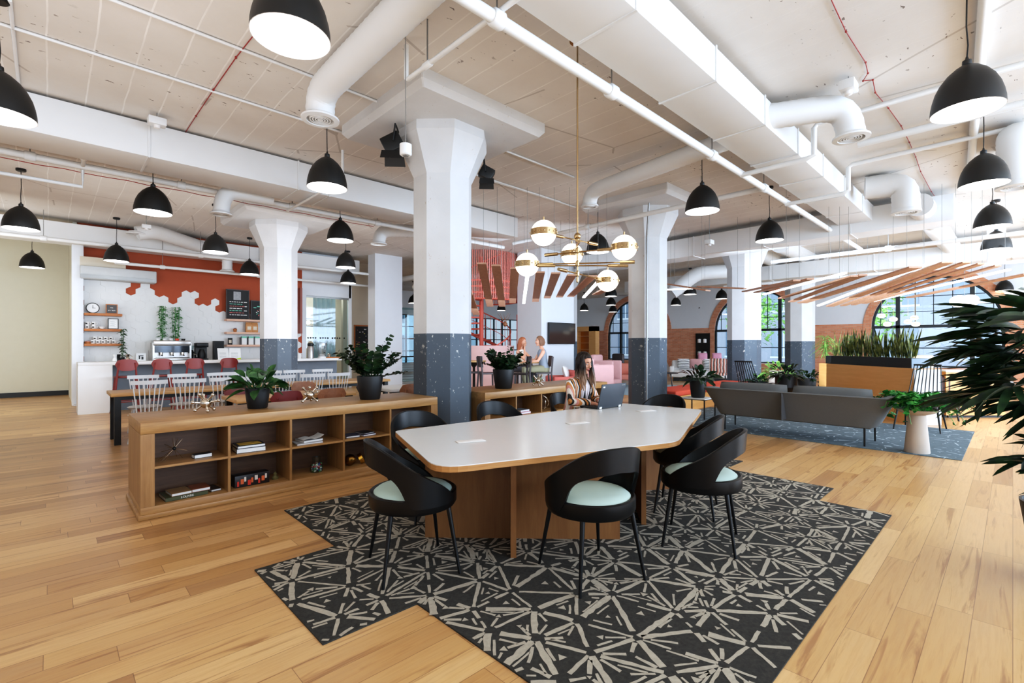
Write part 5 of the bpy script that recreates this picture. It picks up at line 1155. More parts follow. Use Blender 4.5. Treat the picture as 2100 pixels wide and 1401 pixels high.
# second amber island, dark red chair, cream chair behind the palm
a, b_ = D(1940,709,10.0), D(2062,709,10.0); v = (b_-a); v.z = 0; az2 = math.atan2(v.y,v.x)
t = thing('amber_cabinet','amber plywood cabinet front partly hidden by the palm','cabinet',(a.x,a.y,0),az2); MB().box((0,0,.05),(v.length,.5,.95)).build('cabinet_body', OBOX, t); MB().box((.02,.04,0),(v.length-.02,.46,.05)).build('toe_kick', BLACK, t); MB().box((-.02,-.02,.95),(v.length+.02,.52,.98)).build('top', COUNT, t)
p = D(1920,709,9.9); t = thing('armchair','dark brown armchair between the planter island and the amber cabinet','chair',(p.x,p.y,0),R(200)); DR = mat('dark_brown_leather',(74,40,30),.5); MB().box((-.3,-.3,.2),(.32,.3,.46),bev=.05,seg=3).build('seat', DR, t); MB().box((-.4,-.32,.2),(-.24,.32,.88),bev=.06,seg=3).build('backrest', DR, t)
for sx in (-1,1):
    for sy in (-1,1): MB().cyl((sx*.26,sy*.24,.2),(sx*.29,sy*.27,0),.016,n=8).build('leg', BLACK, t)
p = D(1893,709,14); t = thing('cream_chair','cream upholstered chair back showing beside the snake plants','chair',(p.x,p.y,0),R(190)); MB().box((-.26,-.26,.42),(.28,.26,.5),bev=.03).build('seat', WHITEF, t); MB().box((-.30,-.26,.5),(-.22,.26,1.22),bev=.035).build('backrest', mat('cream_leather',(214,200,176),.6), t)
for sx in (-1,1):
    for sy in (-1,1): MB().cyl((sx*.22,sy*.22,.42),(sx*.24,sy*.24,0),.014,n=8).build('leg', BLACK, t)
for k, (px, py, d, l) in enumerate(((1808,648,18,'leftmost'),(1832,655,17.4,'second'),(1820,665,17.0,'lowest left'),(1875,652,17.5,'upper right'),(1878,665,17.2,'lowest right'),(1862,660,18,'central'))):
    p = D(px,py,d); t = thing('globe_pendant','small glowing globe pendant in front of the right arched window, '+l,'pendant lamp',p,0,'small globe pendants by the right window'); MB().sph((0,0,0),.11,18,12,sc=(1.15,1.15,.75)).build('globe', GLOBE, t); MB().lathe([(.128,-.012),(.132,0),(.128,.012)],20,caps=False).build('band', BRASS, t); MB().cyl((0,0,.08),(0,0,CZ-p.z),.004,n=5).build('cord', BRASS, t)
p = D(1978,618,13); t = thing('globe_pendant','large double white globe pendant in front of the right arched window','pendant lamp',p); MB().sph((-.12,.1,0),.2,20,12,sc=(1,1,.8)).sph((.12,-.1,.02),.2,20,12,sc=(1,1,.8)).build('globe', GLOBE, t); MB().cyl((0,0,.12),(0,0,CZ-p.z),.005,n=5).build('cord', GREYP, t)
# plants between far pillars
def tallpot(name, label, px, d, kind, h, seed, m_):
    p = D(px,709,d); t = thing(name,label,'potted plant',(p.x,p.y,0),0,'plants beside the far pillars')
    if kind == 'cone': MB().lathe([(.0,0),(.2,0),(.15,h),(.14,h),(.0,h-.05)],24).build('planter', CONC, t)
    elif kind == 'stand': MB().lathe([(.0,0),(.16,0),(.05,.12),(.06,h*.35),(.12,h*.45),(.0,h*.45)],20).build('wooden_stand', BROWNW, t); MB().lathe([(.0,h*.45),(.12,h*.45),(.24,h*.62),(.24,h),(.22,h),(.0,h-.06)],24).build('bowl', BLKPOT, t)
    else: pot(t,.24,h)
    m = MB(); rnd = random.Random(seed)
    for q in range(70): a = rnd.random()*6.3; e = rnd.uniform(-.1,1.3); b_ = Vector((.08*math.cos(a),.08*math.sin(a),h-.05)); dd = Vector((math.cos(a)*math.cos(e),math.sin(a)*math.cos(e),math.sin(e))); ll = rnd.uniform(.06,.24); m.leaf(b_+dd*ll,dd,rnd.uniform(.18,.28),.08,.5,4)
    m.build('foliage', m_, t)
tallpot('potted_plant','leafy plant with pink blooms right of the spindle chair and pillar',1560,13.4,'pot',.5,31,LEAF); tallpot('potted_plant','plant in a tall taupe cone planter between the far pillars',1591,12.5,'cone',.85,32,LEAFL); tallpot('potted_plant','dark plant in a black bowl on a turned wooden stand',1612,11.7,'stand',.8,33,LEAFB); tallpot('potted_plant','dark leafy plant in a black pot left of the amber island',1655,13.9,'pot',.55,34,LEAFB)
# black art panel and shelving on the brick
a, b_ = AX(1427,684,25.9), AX(1455,739,25.9); t = thing('lamp_panel','black panel with white round lamps on the brick wall','wall panel',(25.93,a.y,b_.z)); w = a.y-b_.y; h = a.z-b_.z; MB().box((-.05,-w,0),(.03,0,h)).build('panel', BLACK, t)
for k in (0,1):
    for j in (0,1): MB().lathe([(.0,0),(.09,.0),(.09,.2),(.0,.22)],14,Matrix.Translation((-.1,-w*(.3+.4*k),h*(.18+.47*j)))).build('lamp', WHITEF, t)
p = AX(1205,700,24.5); t = thing('orange_bookcase','orange wooden bookcase right of the television wall','bookcase',(p.x,p.y,0)); w = .75
MB().box((-.2,-w,0),(.2,-w+.5,2.7)).build('side_panel', OBOX, t); MB().box((-.2,w-.1,0),(.2,w,2.7)).box((-.2,-w,2.4),(.2,w,2.7)).build('frame', OBOX, t); MB().box((.15,-w+.5,0),(.2,w-.1,2.4)).build('back', mat('amber_back',(206,120,30),.5), t)
for k in range(5): MB().box((-.18,-w+.5,.4+k*.42),(.15,w-.1,.43+k*.42)).build('shelf', OBOX, t)
# ================================================================ FAR SEATING
def softchair(name, label, cat, loc, rz, m_, w, hb, grp=None, wing=True):
    t = thing(name,label,cat,loc,rz,grp); MB().box((-.32,-w/2+.08,.26),(.36,w/2-.08,.46),bev=.06,seg=3).build('seat', m_, t); MB().box((-.44,-w/2,.22),(-.26,w/2,hb),bev=.07,seg=3).build('backrest', m_, t)
    for sy in (-1,1): MB().box((-.36,sy*w/2-.06,.22),(.34,sy*w/2+.06,hb*.85 if wing else .64),bev=.05,seg=3).build('side_wing' if wing else 'armrest', m_, t)
    for sx in (-1,1):
        for sy in (-1,1): MB().cyl((sx*.28,sy*(w/2-.1),.24),(sx*.3,sy*(w/2-.08),0),.016,n=8).build('leg', BLACK, t)
    return t
def cushion(label, p, w, rz, m_, grp, tilt=-18):
    o = pillow(w,w*.9,.16).build('cushion', m_, None, p); o.rotation_euler = (R(tilt),0,rz); tag(o,label,'cushion',grp)
p = D(1245,709,15.0); softchair('wing_chair','dusty pink high backed wing chair behind the woman with the laptop','armchair',(p.x,p.y,0),R(-75),PINK,.75,1.22); cushion('pale grey cushion on the pink wing chair', (p.x+.02,p.y-.05,.66),.42,R(20),WHITEF,'cushions in the far lounge')
p = D(1222,709,13.6); softchair('wing_chair','light pink wing chair in side view just above the laptop','armchair',(p.x,p.y,0),R(-20),PINK,.7,1.15)
p = D(1282,709,17.5); softchair('lounge_chair','salmon low lounge chair right of the wing chairs','armchair',(p.x,p.y,0),R(200),mat('salmon_fabric',(226,146,126),.8),.8,.85,None,False)
p = D(1150,709,13.7); softchair('lounge_chair','red pink low armchair between the dark stool and the woman','armchair',(p.x,p.y,0),R(150),mat('rose_fabric',(206,110,100),.8),.7,.8,None,False); cushion('pale round cushion on the red pink armchair', (p.x+.1,p.y-.1,.75),.4,R(30),WHITEF,'cushions in the far lounge')
p = D(1261,709,21); softchair('lounge_chair','dark grey chair in front of the leftmost arched window','armchair',(p.x,p.y,0),R(190),DARKW,.55,1.15,None,False)
p = D(1440,709,20.5); t = thing('white_sofa','white sofa with patterned cushions in front of the brick wall','sofa',(p.x,p.y,0),R(205)); MB().box((-.4,-1.2,.15),(.5,1.2,.45),bev=.06,seg=3).build('seat', WHITEF, t); MB().box((-.5,-1.25,.15),(-.28,1.25,.86),bev=.08,seg=3).build('backrest', WHITEF, t)
for sy in (-1,1): MB().box((-.45,sy*1.22-.09,.15),(.5,sy*1.22+.09,.62),bev=.06,seg=3).build('armrest', WHITEF, t)
MB().box((-.4,-1.15,0),(.45,1.15,.15)).build('plinth', BLACK, t); Ms = Matrix.Translation((p.x,p.y,0)) @ Matrix.Rotation(R(205),4,'Z'); PAT = stripes_mat('black_white_pattern',[(240,238,234),(240,238,234),(40,40,42)],14,2)
for k, (y, m_, l) in enumerate(((.85,WHITEF,'plain white cushion at the left of the white sofa'),(.3,PAT,'black and white patterned cushion, left one on the white sofa'),(-.25,PINK,'pale pink cushion in the middle of the white sofa'),(-.75,PAT,'black and white patterned cushion, right one on the white sofa'))): cushion(l, Ms @ Vector((-.12,y,.72)),.5,R(205-90),m_,'cushions on the white sofa')
p = D(1472,709,18.5); t = thing('striped_chair','rust striped slipper chair right of the white sofa','chair',(p.x,p.y,0),R(200)); ST = stripes_mat('rust_stripes',[(196,120,96),(236,214,200),(70,60,60)],9,1); MB().box((-.28,-.32,.36),(.32,.32,.46),bev=.04).build('seat', ST, t); MB().box((-.34,-.32,.44),(-.24,.32,1.0),bev=.04).build('backrest', ST, t)
for sx in (-1,1):
    for sy in (-1,1): MB().cyl((sx*.26,sy*.26,.36),(sx*.3,sy*.3,0),.014,n=8).build('leg', BLACK, t)
for px, l in ((1441,'bright pink cushion box on the ledge behind the white sofa, left'),(1470,'bright pink cushion box on the ledge behind the white sofa, right')):
    q = D(px,733,23); o = pillow(.42,.42,.2,4).build('pink_cushion', PINKL, None, q); o.rotation_euler = (0,0,R(115)); tag(o,l,'cushion','bright pink cushions')
tag(MB().box((-.25,-1.6,0),(.25,1.6,1.0-.27)).build('window_ledge', OBOX, None, (q.x-.2,q.y+.35,0), R(25)), 'wooden ledge behind the white sofa holding pink cushions', 'ledge')
p = D(1372,709,14.5); t = thing('tripod_table','dark tripod table right of the second pillar','side table',(p.x,p.y,0)); MB().lathe([(.0,.66),(.26,.66),(.27,.69),(.0,.69)],22).build('tabletop', DARKW, t)
for k in range(3): a = k*2.09; MB().cyl((.1*math.cos(a),.1*math.sin(a),.66),(.25*math.cos(a),.25*math.sin(a),0),.018,.012,8).build('leg', DARKW, t)
# dark high stools and the high table near the two talking women
def darkstool(label, loc, rz):
    t = thing('high_stool',label,'stool',loc,rz,'dark wooden high stools'); MB().box((-.2,-.2,.78),(.22,.2,.82),bev=.012).build('seat', DARKW, t)
    m = MB(); rows = [[(-.22+.03*a*a,a*.2,.96),(-.25+.03*a*a,a*.21,1.24),(-.23+.03*a*a,a*.21,1.24),(-.2+.03*a*a,a*.2,.96)] for a in [k/5-1 for k in range(11)]]; m.grid(rows, closed=True); m.add(rows[0],[(0,1,2,3)]); m.add(rows[-1],[(3,2,1,0)]); m.build('backrest', DARKW, t)
    for sy in (-1,1): MB().tube([(-.24,sy*.22,0),(-.19,sy*.18,.8),(-.235,sy*.17,1.22)],[.02,.024,.018],8).build('rear_leg', DARKW, t); MB().cyl((.22,sy*.21,0),(.18,sy*.17,.79),.018,.022,8).build('front_leg', DARKW, t)
    MB().cyl((.21,-.2,.3),(.21,.2,.3),.012,n=6).build('footrest', DARKW, t); return t
def GD(px, d): p = D(px,709,d); return (p.x,p.y,0)
darkstool('dark high stool behind the pot plant on the right bookshelf', GD(1000,12.2), AZ-R(70)); darkstool('dark high stool at the right edge of the big pillar', GD(972,12.6), AZ-R(80)); darkstool('dark high stool right of the bookshelf pot plant', GD(1068,12.0), AZ+R(75)); darkstool('dark high stool under the woman in a grey top', GD(1113,12.4), AZ+R(98)); darkstool('dark high stool under the red haired woman', GD(1066,13.2), AZ-R(127))
t = thing('high_table','small round wooden high table beside the big pillar','table',GD(972,13.3)); MB().lathe([(.0,1.05),(.33,1.05),(.33,1.09),(.0,1.09)],26).build('tabletop', TTOP, t); MB().lathe([(.0,0),(.24,0),(.24,.02),(.04,.06),(.035,.9),(.15,1.05),(.0,1.05)],18).build('pedestal', BLACK, t)
t = thing('high_table','wooden high table between the two talking women','table',GD(1088,12.85),AZ); MB().box((-.35,-.3,1.04),(.35,.3,1.08),bev=.005).build('tabletop', TTOP, t); MB().box((-.05,-.05,0),(.05,.05,1.04)).build('pedestal', BLACK, t)
p = D(1101,709,11.2); t = thing('snake_plant','single green snake plant standing behind the dark stool','plant',(p.x,p.y,0)); pot(t,.12,.25); m = MB(); [m.leaf((.03*math.cos(a),.03*math.sin(a),.2),(math.cos(a)*.15,math.sin(a)*.15,1),.6,.07,0,6,fold=.3) for a in range(6)]; m.build('foliage', LEAFV, t)
t = thing('antler_plant','dried branches on the white wall left of the television wall','ornament',D(1036,662,16.2)); m = MB(); [m.tube([(0,0,0),(.12*math.cos(a),.12*math.sin(a),.12),(.25*math.cos(a*1.2),.2*math.sin(a),.32)],[.012,.009,.003],5) for a in range(5)]; m.sph((0,0,-.05),.08,12,8); m.build('branches', BROWNW, t)
# ================================================================ PALM AT RIGHT
bp = Vector((4.61,-.27,0)); t = thing('potted_palm','tall lady palm in a dark pot cut by the right edge of the photo','potted plant',bp); MB().lathe([(.0,0),(.17,0),(.18,.02),(.225,.36),(.245,.5),(.23,.5),(.22,.46),(.0,.46)],30).build('pot', BLKPOT, t); MB().lathe([(.0,.465),(.222,.465)],20,caps=False).build('soil', SOIL, t)
m = MB(); rnd = random.Random(77); stems = MB()
toL = Vector((-sa,ca,0)); toC = Vector((-ca,-sa,0))
def fan(c, dr, L, n, spread, W=.040):
    dr = Vector(dr).normalized(); side = dr.cross(Vector((0,0,1))).normalized(); up = side.cross(dr)
    for i in range(n):
        a = (-.5+i/(n-1))*spread; d = dr*math.cos(a)+(side*math.sin(a))+up*rnd.uniform(-.12,.18)
        m.leaf(c+d*.02, d, L*(1-.18*abs(a)/(spread/2))*rnd.uniform(.9,1.1), W*rnd.uniform(.85,1.2), rnd.uniform(.1,.35), 6, fold=.3, pw=.55, peak=.5, roll=1.0)
for k in range(11):
    a = rnd.random()*6.3; top = Vector((.13*math.cos(a),.13*math.sin(a),rnd.uniform(1.2,1.6))); stems.tube([(.08*math.cos(a),.08*math.sin(a),.44),top*.6+Vector((0,0,.3)),top],[.013,.011,.008],6)
for k in range(54):
    z0 = rnd.uniform(1.12,1.58); b_ = Vector((rnd.uniform(-.12,.12),rnd.uniform(-.12,.12),z0))
    hd = toL*rnd.uniform(-.1,1.2)+toC*rnd.uniform(-.75,.75)+Vector((0,0,rnd.uniform(-.2,.45))); hd.normalize(); pl = rnd.uniform(.12,.46); e = b_+hd*pl; e.z += .03
    stems.tube([b_,b_.lerp(e,.5)+Vector((0,0,.03)),e],[.006,.005,.004],5); fan(e, hd+Vector((0,0,-.12)), rnd.uniform(.28,.42), rnd.randint(6,8), rnd.uniform(1.4,2.2))
for k in range(10):
    z0 = rnd.uniform(.5,.9); b_ = Vector((0,0,z0)); hd = (toL*rnd.uniform(.2,.8)+toC*rnd.uniform(-.3,.6)+Vector((0,0,rnd.uniform(-.2,.5)))).normalized(); e = b_+hd*rnd.uniform(.08,.2); stems.tube([b_,e],.005,5); fan(e,hd,rnd.uniform(.18,.3),4,1.6,.036)
m.build('foliage', LEAFP, t); stems.build('stems', mat('palm_stem',(92,84,52),.7), t)
# ================================================================ PEOPLE
def remesh(mb, voxel, name, m_, parent, smooth=6):
    me = bpy.data.meshes.new('tmp'); me.from_pydata(mb.v, [], mb.f); o = bpy.data.objects.new('tmp', me); C.objects.link(o)
    r = o.modifiers.new('r','REMESH'); r.mode = 'VOXEL'; r.voxel_size = voxel; s = o.modifiers.new('s','SMOOTH'); s.factor = .5; s.iterations = smooth
    bpy.context.view_layer.update(); ev = o.evaluated_get(bpy.context.evaluated_depsgraph_get()); nm = bpy.data.meshes.new_from_object(ev); bpy.data.objects.remove(o)
    nm.name = name; nm.materials.clear(); nm.materials.append(m_); nm.polygons.foreach_set('use_smooth',[True]*len(nm.polygons)); o = bpy.data.objects.new(name, nm); C.objects.link(o); o.parent = parent; return o
def rings(mb, rr, n=18, arc=None):
    rows = []
    for (x,y,z,rx,ry) in rr:
        if arc: aa = [arc[0]+(arc[1]-arc[0])*k/n for k in range(n+1)]
        else: aa = [2*PI*k/n for k in range(n)]
        rows.append([(x+rx*math.cos(a), y+ry*math.sin(a), z) for a in aa])
    mb.grid(rows, closed=not arc)
    if not arc: mb.add(rows[0],[tuple(range(n))[::-1]]); mb.add(rows[-1],[tuple(range(n))])
def hand(mb, wrist, d, up, sd, curl=.4, s=1.0):
    wrist = Vector(wrist); d = Vector(d).normalized(); up = Vector(up).normalized(); side = d.cross(up).normalized(); up = side.cross(d)
    for k in range(4): q = (k-1.5)*.018*s; mb.tube([wrist+side*q*.6, wrist+d*.045*s+side*q, wrist+d*.085*s+side*q],[.014*s,.013*s,.0105*s],8)
    for k, Lf in enumerate((.068,.08,.075,.058)):
        q = (k-1.5)*.0195*s; b = wrist+d*.085*s+side*q; P = [b]; dd = d.copy()
        for j in range(3): dd = (dd*math.cos(curl)-up*math.sin(curl)).normalized(); P.append(P[-1]+dd*Lf*s*(.42,.32,.26)[j])
        mb.tube(P,[.0098*s,.0092*s,.0085*s,.007*s],8)
    b = wrist+d*.025*s+side*sd*.026*s; mb.tube([b, b+(d*.6+side*sd*.8)*.035*s-up*.006, b+(d*.95+side*sd*.55)*.065*s-up*.016],[.013*s,.011*s,.008*s],8)
def person(label, loc, rz, sz, s, armL, armR, turn, nod, mats, style, voxel, lean=.0, shin=.46, headfwd=.06):
    """facing -y; arm = (elbow, wrist, hand dir)"""
    t = thing('person', label, 'person', loc, rz); t.scale = (s,s,s); sz = sz/s
    top, trouser, shoe, hairm = mats; B = MB(); L = lambda z: -lean*(z-sz)
    tor = [(0,.03,sz+.0,.165,.12),(0,.03,sz+.08,.17,.125),(0,.02+L(sz+.2),sz+.2,.135,.095),(0,.0+L(sz+.34),sz+.34,.15,.10),(0,-.01+L(sz+.45),sz+.45,.165,.10),(0,0+L(sz+.52),sz+.52,.13,.075),(0,.0+L(sz+.56),sz+.56,.06,.055)]
    rings(B, tor); ny = L(sz+.58)
    hc = Vector((0,ny-headfwd,sz+.735)); B.tube([(0,ny+.005,sz+.52),(0,ny-.015,sz+.6),hc+Vector((0,.02,-.06))],[.052,.047,.05],12)
    Mh = Matrix.Translation(hc) @ Matrix.Rotation(turn,4,'Z') @ Matrix.Rotation(nod,4,'X')
    hd = MB(); hd.sph((0,0,0),.1,28,20,sc=(.77,.96,1.16))
    for i, (x,y,z) in enumerate(hd.v):
        if z < -.02: k = min(1,(-z-.02)/.09); x *= 1-.32*k; y = y*(1-.18*k) - .012*k
        if y < -.05 and -.005 < z < .045 and .012 < abs(x) < .05: y += .008
        hd.v[i] = (x,y,z)
    hd.tube([(0,-.085,.035),(0,-.104,.0),(0,-.112,-.014),(0,-.096,-.024)],[.008,.011,.014,.01],8); hd.sph((0,-.083,-.096),.022,10,8); hd.tube([(-.022,-.088,-.048),(0,-.096,-.046),(.022,-.088,-.048)],[.006,.009,.006],8)
    for q in (-1,1): hd.sph((q*.078,.01,-.005),.026,10,8,sc=(.35,.7,1.15)); hd.sph((q*.038,-.068,-.022),.024,10,8)
    B.add(hd.v, hd.f, 0, True, Mh); sh = {}
    for q, arm in ((1,armL),(-1,armR)):
        S_ = Vector((q*.165,L(sz+.48),sz+.485)); E_, W_ = Vector(arm[0])+Vector((0,0,sz)), Vector(arm[1])+Vector((0,0,sz)); sh[q] = (S_,E_,W_)
        B.tube([S_-Vector((q*.05,0,0)),S_,S_.lerp(E_,.5),E_,E_.lerp(W_,.35),W_],[.052,.052,.044,.037,.036,.023],12); hand(B,W_,arm[2],arm[3],-q if arm[2][1] < -.3 else q,arm[4] if len(arm) > 4 else .35)
        Hp = Vector((q*.095,0,sz+.06)); K = Vector((q*.12,-.46,sz+.05)); A = Vector((q*.12,-.40,sz+.05-shin)); sh[q*2] = (Hp,K,A)
        B.tube([Hp,Hp.lerp(K,.5),K,K.lerp(A,.35),A],[.088,.074,.056,.052,.034],12); B.tube([A+Vector((0,.03,-.02)),A+Vector((0,-.07,-.045)),A+Vector((0,-.16,-.055))],[.036,.036,.022],10)
    remesh(B, voxel, 'body', SKIN, t)
    T = MB(); rings(T, [(0,.03,sz+.06,.178,.133),(0,.02+L(sz+.2),sz+.2,.148,.108),(0,L(sz+.34),sz+.34,.163,.112),(0,-.01+L(sz+.45),sz+.45,.176,.111),(0,L(sz+.515),sz+.515,.14,.085),(0,L(sz+.54),sz+.54,.09,.07)], 24); T.build('blouse', top, t)
    P = MB(); rings(P, [(0,.03,sz-.03,.15,.125),(0,.03,sz+.0,.178,.135),(0,.03,sz+.09,.18,.134)], 20)
    for q in (2,-2): Hp,K,A = sh[q]; P.tube([Hp,Hp.lerp(K,.5),K,K.lerp(A,.4),A+Vector((0,0,.05))],[.1,.086,.068,.066,.06],14)
    P.build('trousers', trouser, t); Q = MB()
    for q in (2,-2): A = sh[q][2]; Q.tube([A+Vector((0,.04,-.03)),A+Vector((0,-.07,-.045)),A+Vector((0,-.175,-.058))],[.043,.043,.028],10)
    Q.build('shoes', shoe, t)
    def face(name, mb, m_): n_ = MB(); n_.add(mb.v, mb.f, 0, True, Mh); n_.m = mb.m[:]; n_.build(name, m_, t)
    e = MB()
    for q in (-1,1): e.sph((q*.03,-.0815,.012),  .0115,10,8,0,sc=(1.15,.6,.55)); e.sph((q*.03,-.0885,.011),.006,8,6,1,sc=(1,.5,1))
    face('eyes', e, [WHITEF, BLACK]); e = MB()
    for q in (-1,1): e.tube([(q*.014,-.0905,.034),(q*.032,-.089,.040),(q*.05,-.078,.034)],[.0035,.0045,.002],6)
    face('eyebrows', e, hairm); e = MB().tube([(-.022,-.0935,-.049),(-.008,-.1015,-.045),(0,-.1015,-.047),(.008,-.1015,-.045),(.022,-.0935,-.049)],[.002,.005,.0045,.005,.002],8).tube([(-.019,-.0945,-.053),(0,-.1015,-.056),(.019,-.0945,-.053)],[.002,.0055,.002],8); face('lips', e, mat('lips',(170,84,80),.4))
    h = MB(); cap = MB(); cap.sph((0,.012,.018),.108,28,20,sc=(.82,.99,1.1)); keep = []
    for f in cap.f:
        c_ = sum((Vector(cap.v[i]) for i in f), Vector())/len(f)
        if c_.y > -.062+.55*max(0,.075-c_.z) and c_.z > -.08 or c_.z > .088: keep.append(f)
    h.add(cap.v, keep, 0, True, Mh); rnd = random.Random(len(label)); Mi = Mh
    if style == 'long':
        for k in range(46):
            a = PI*(.0+1.0*k/45); a = a*1.28-.44; b0_ = Vector((.076*math.cos(a),.012+.085*math.sin(a),.06+.03*rnd.random())); ln = rnd.uniform(.30,.40); P_ = [Mi @ (b0_*.75+Vector((0,0,.045))), Mi @ b0_]
            for j in range(1,9): s_ = j/8; P_.append(Mi @ b0_ + Vector((math.cos(a)*(.035*s_+.012*math.sin(j*1.5+k)), .02*s_*math.sin(a)-(.05*s_ if math.sin(a) < .35 else -.015*s_), -ln*s_)))
            h.tube(P_,[.012,.016,.018,.018,.018,.017,.016,.014,.011,.004],6)
    elif style == 'straight':
        for k in range(30):
            a = -.35+(PI+.7)*k/29; b0_ = Vector((.078*math.cos(a),.015+.085*math.sin(a),.05)); h.tube([Mi @ (b0_*.8+Vector((0,0,.045))), Mi @ b0_, Mi @ (b0_+Vector((math.cos(a)*.012,.01,-.14))), Mi @ (b0_+Vector((math.cos(a)*.02,.02,-.30)))],[.014,.02,.02,.008],6)
    else:
        for k in range(30):
            a = -.25+(PI+.5)*k/29; b0_ = Vector((.080*math.cos(a),.018+.088*math.sin(a),.04)); h.tube([Mi @ (b0_*.8+Vector((0,0,.05))), Mi @ b0_, Mi @ (b0_+Vector((math.cos(a)*.014,.012*math.sin(a),-.08))), Mi @ (b0_*.9+Vector((0,0,-.15)))],[.014,.022,.022,.010],6)
    h.build('hair', hairm, t); return t, sh, sz, L
HAIRM = leafmat('brown_ombre_hair', (34,24,20), (74,54,42)); m_ = HAIRM; nt = m_.node_tree; b = nt.nodes['Principled BSDF']
sp = nt.nodes.new('ShaderNodeSeparateXYZ'); nt.links.new(coords(nt), sp.inputs[0]); nt.links.new(mixc(nt, ramp(nt, mth(nt,'ADD',sp.outputs[2],mth(nt,'MULTIPLY',noise(nt,coords(nt),20,2),.1)), [(.0,(1,1,1)),(1,(0,0,0))]), lin((40,28,22)), lin((160,128,104))), b.inputs['Base Color'])
for nd in nt.nodes:
    if nd.type == 'VALTORGB' and nd.color_ramp.elements[0].color[0] > .9: nd.color_ramp.elements[0].position = 0.0; nd.color_ramp.elements[1].position = 1.0
nt.nodes.remove([n for n in nt.nodes if n.type == 'SEPXYZ'][0]) if False else None
b.inputs['Base Color'].links and None
sep_ = mth(nt,'MULTIPLY_ADD',sp.outputs[2],-5.0,5.9)
nt.links.new(mixc(nt, ramp(nt, sep_, [(.0,(0,0,0)),(.9,(1,1,1))]), lin((38,27,22)), lin((168,138,114))), b.inputs['Base Color'])
TOPW = mat('pale_pink_white_top',(238,226,226),.8); JEAN = mat('dark_denim',(52,56,70),.8); SHOE = mat('dark_shoe',(40,36,36),.6)
pl = (4.80,3.83,0)
t, sh, sz, L = person('woman with long wavy hair and striped jacket typing on a laptop at the table', pl, R(3), .53, 1.03, ((.23,-.13,.285),(.105,-.36,.262),(-.12,-1,-.05),(0,0,1),.22), ((-.25,-.12,.285),(-.10,-.36,.262),(.12,-1,-.05),(0,0,1),.22), R(-6), R(20), (TOPW,JEAN,SHOE,HAIRM), 'long', .0075, .10)
JK = stripes_mat('striped_jacket_fabric', [(206,140,74),(40,34,32),(238,226,214),(214,150,140),(206,140,74),(236,230,222),(30,28,28)], 11.0, 0)
J = MB()
rings(J, [(0,.03,sz+.04,.192,.147),(0,.02+L(sz+.2),sz+.2,.168,.126),(0,L(sz+.34),sz+.34,.178,.126),(0,-.008+L(sz+.45),sz+.45,.190,.124),(0,L(sz+.52),sz+.525,.152,.096),(0,L(sz+.555),sz+.558,.085,.075)], 26, (R(-58),R(238)))
J.build('jacket', JK, t)
for q in (1,-1):
    S_,E_,W_ = sh[q]; J = MB(); J.tube([S_-Vector((q*.03,0,-.01)),S_+Vector((0,0,.004)),S_.lerp(E_,.5),E_,E_.lerp(W_,.45),E_.lerp(W_,.78)],[.066,.067,.062,.056,.054,.046],16); J.build('jacket_sleeve', JK, t)
J = MB(); 
for q in (-1,1): J.add([(q*.045,-.137+L(sz+.4)*.9,sz+.44),(q*.085,-.134+L(sz+.3),sz+.30),(q*.10,-.125,sz+.12),(q*.05,-.136,sz+.12),(q*.035,-.14+L(sz+.3),sz+.28)],[(0,1,2,3,4)] if q > 0 else [(4,3,2,1,0)])
J.build('jacket_lapels', BLACK, t)
person('woman with long red hair and cream top resting her chin on her hand', GD(1066,13.1), AZ-R(30), .84, 1.03, ((.18,-.30,.25),(.10,-.34,.24),(-1,-.3,.0),(0,0,1)), ((-.16,-.24,.26),(-.06,-.17,.60),(.1,-.2,1),(0,1,0),.5), R(0), R(8), (mat('cream_knit',(232,222,206),.85),mat('charcoal_trousers',(80,80,86),.8),SHOE,mat('auburn_hair',(158,92,56),.5)), 'straight', .016, .04)
person('woman with brown bob hair in a grey sleeveless top, seen from the side', GD(1113,12.4), AZ-R(172), .84, 1.05, ((.20,-.16,.26),(.12,-.42,.24),(-.2,-1,0),(0,0,1)), ((-.20,-.16,.26),(-.12,-.42,.24),(.2,-1,0),(0,0,1)), R(0), R(6), (mat('blue_grey_blouse',(128,134,144),.8),mat('olive_trousers',(128,124,100),.8),SHOE,mat('chestnut_hair',(112,78,54),.5)), 'bob', .016, .03)
# ================================================================ LAPTOP AND PAPER
hp = Vector((4.72,3.262,.771)); t = thing('laptop','grey black laptop open on the white table in front of the woman','laptop',hp,R(-5)); LG = mat('graphite_lid',(66,72,80),.45,var=.03)
MB().box((-.215,.0,.0),(.215,.275,.02),bev=.004).build('base', BLACK, t)
k = MB()
for r_ in range(5):
    for c_ in range(13): k.box((-.19+c_*.0295,.06+r_*.027,.02),(-.19+c_*.0295+.024,.06+r_*.027+.021,.0225))
k.build('keyboard', BLKGL, t); MB().box((-.05,.205,.02),(.05,.262,.0215)).build('touchpad', GREYP, t)
M = Matrix.Translation((0,.004,.012)) @ Matrix.Rotation(R(14),4,'X'); l = MB().box((-.215,-.008,0),(.215,.004,.285),M=M,bev=.003).build('lid', LG, t); MB().box((-.2,.0041,.015),(.2,.0052,.27),M=M).build('screen', TVM, l)
o = MB().box((-.19,-.0095,.245),(-.16,-.008,.262),M=M).build('lid_mark', PAPER, l); MB().box((.135,-.0095,.26),(.195,-.008,.27),M=M).build('lid_lettering', GREYP, l)
for x in (-.17,.17): MB().box((x-.02,-.012,-.006),(x+.02,.006,.018),M=M).build('hinge', PAPER, l)
tag(MB().prism([(0,0),(.14,-.03),(.17,.05),(.03,.08)],0,.003).build('folded_note', BEIGE, None, tuple(G(1182,836,.7702))), 'small folded note on the table left of the laptop', 'note')
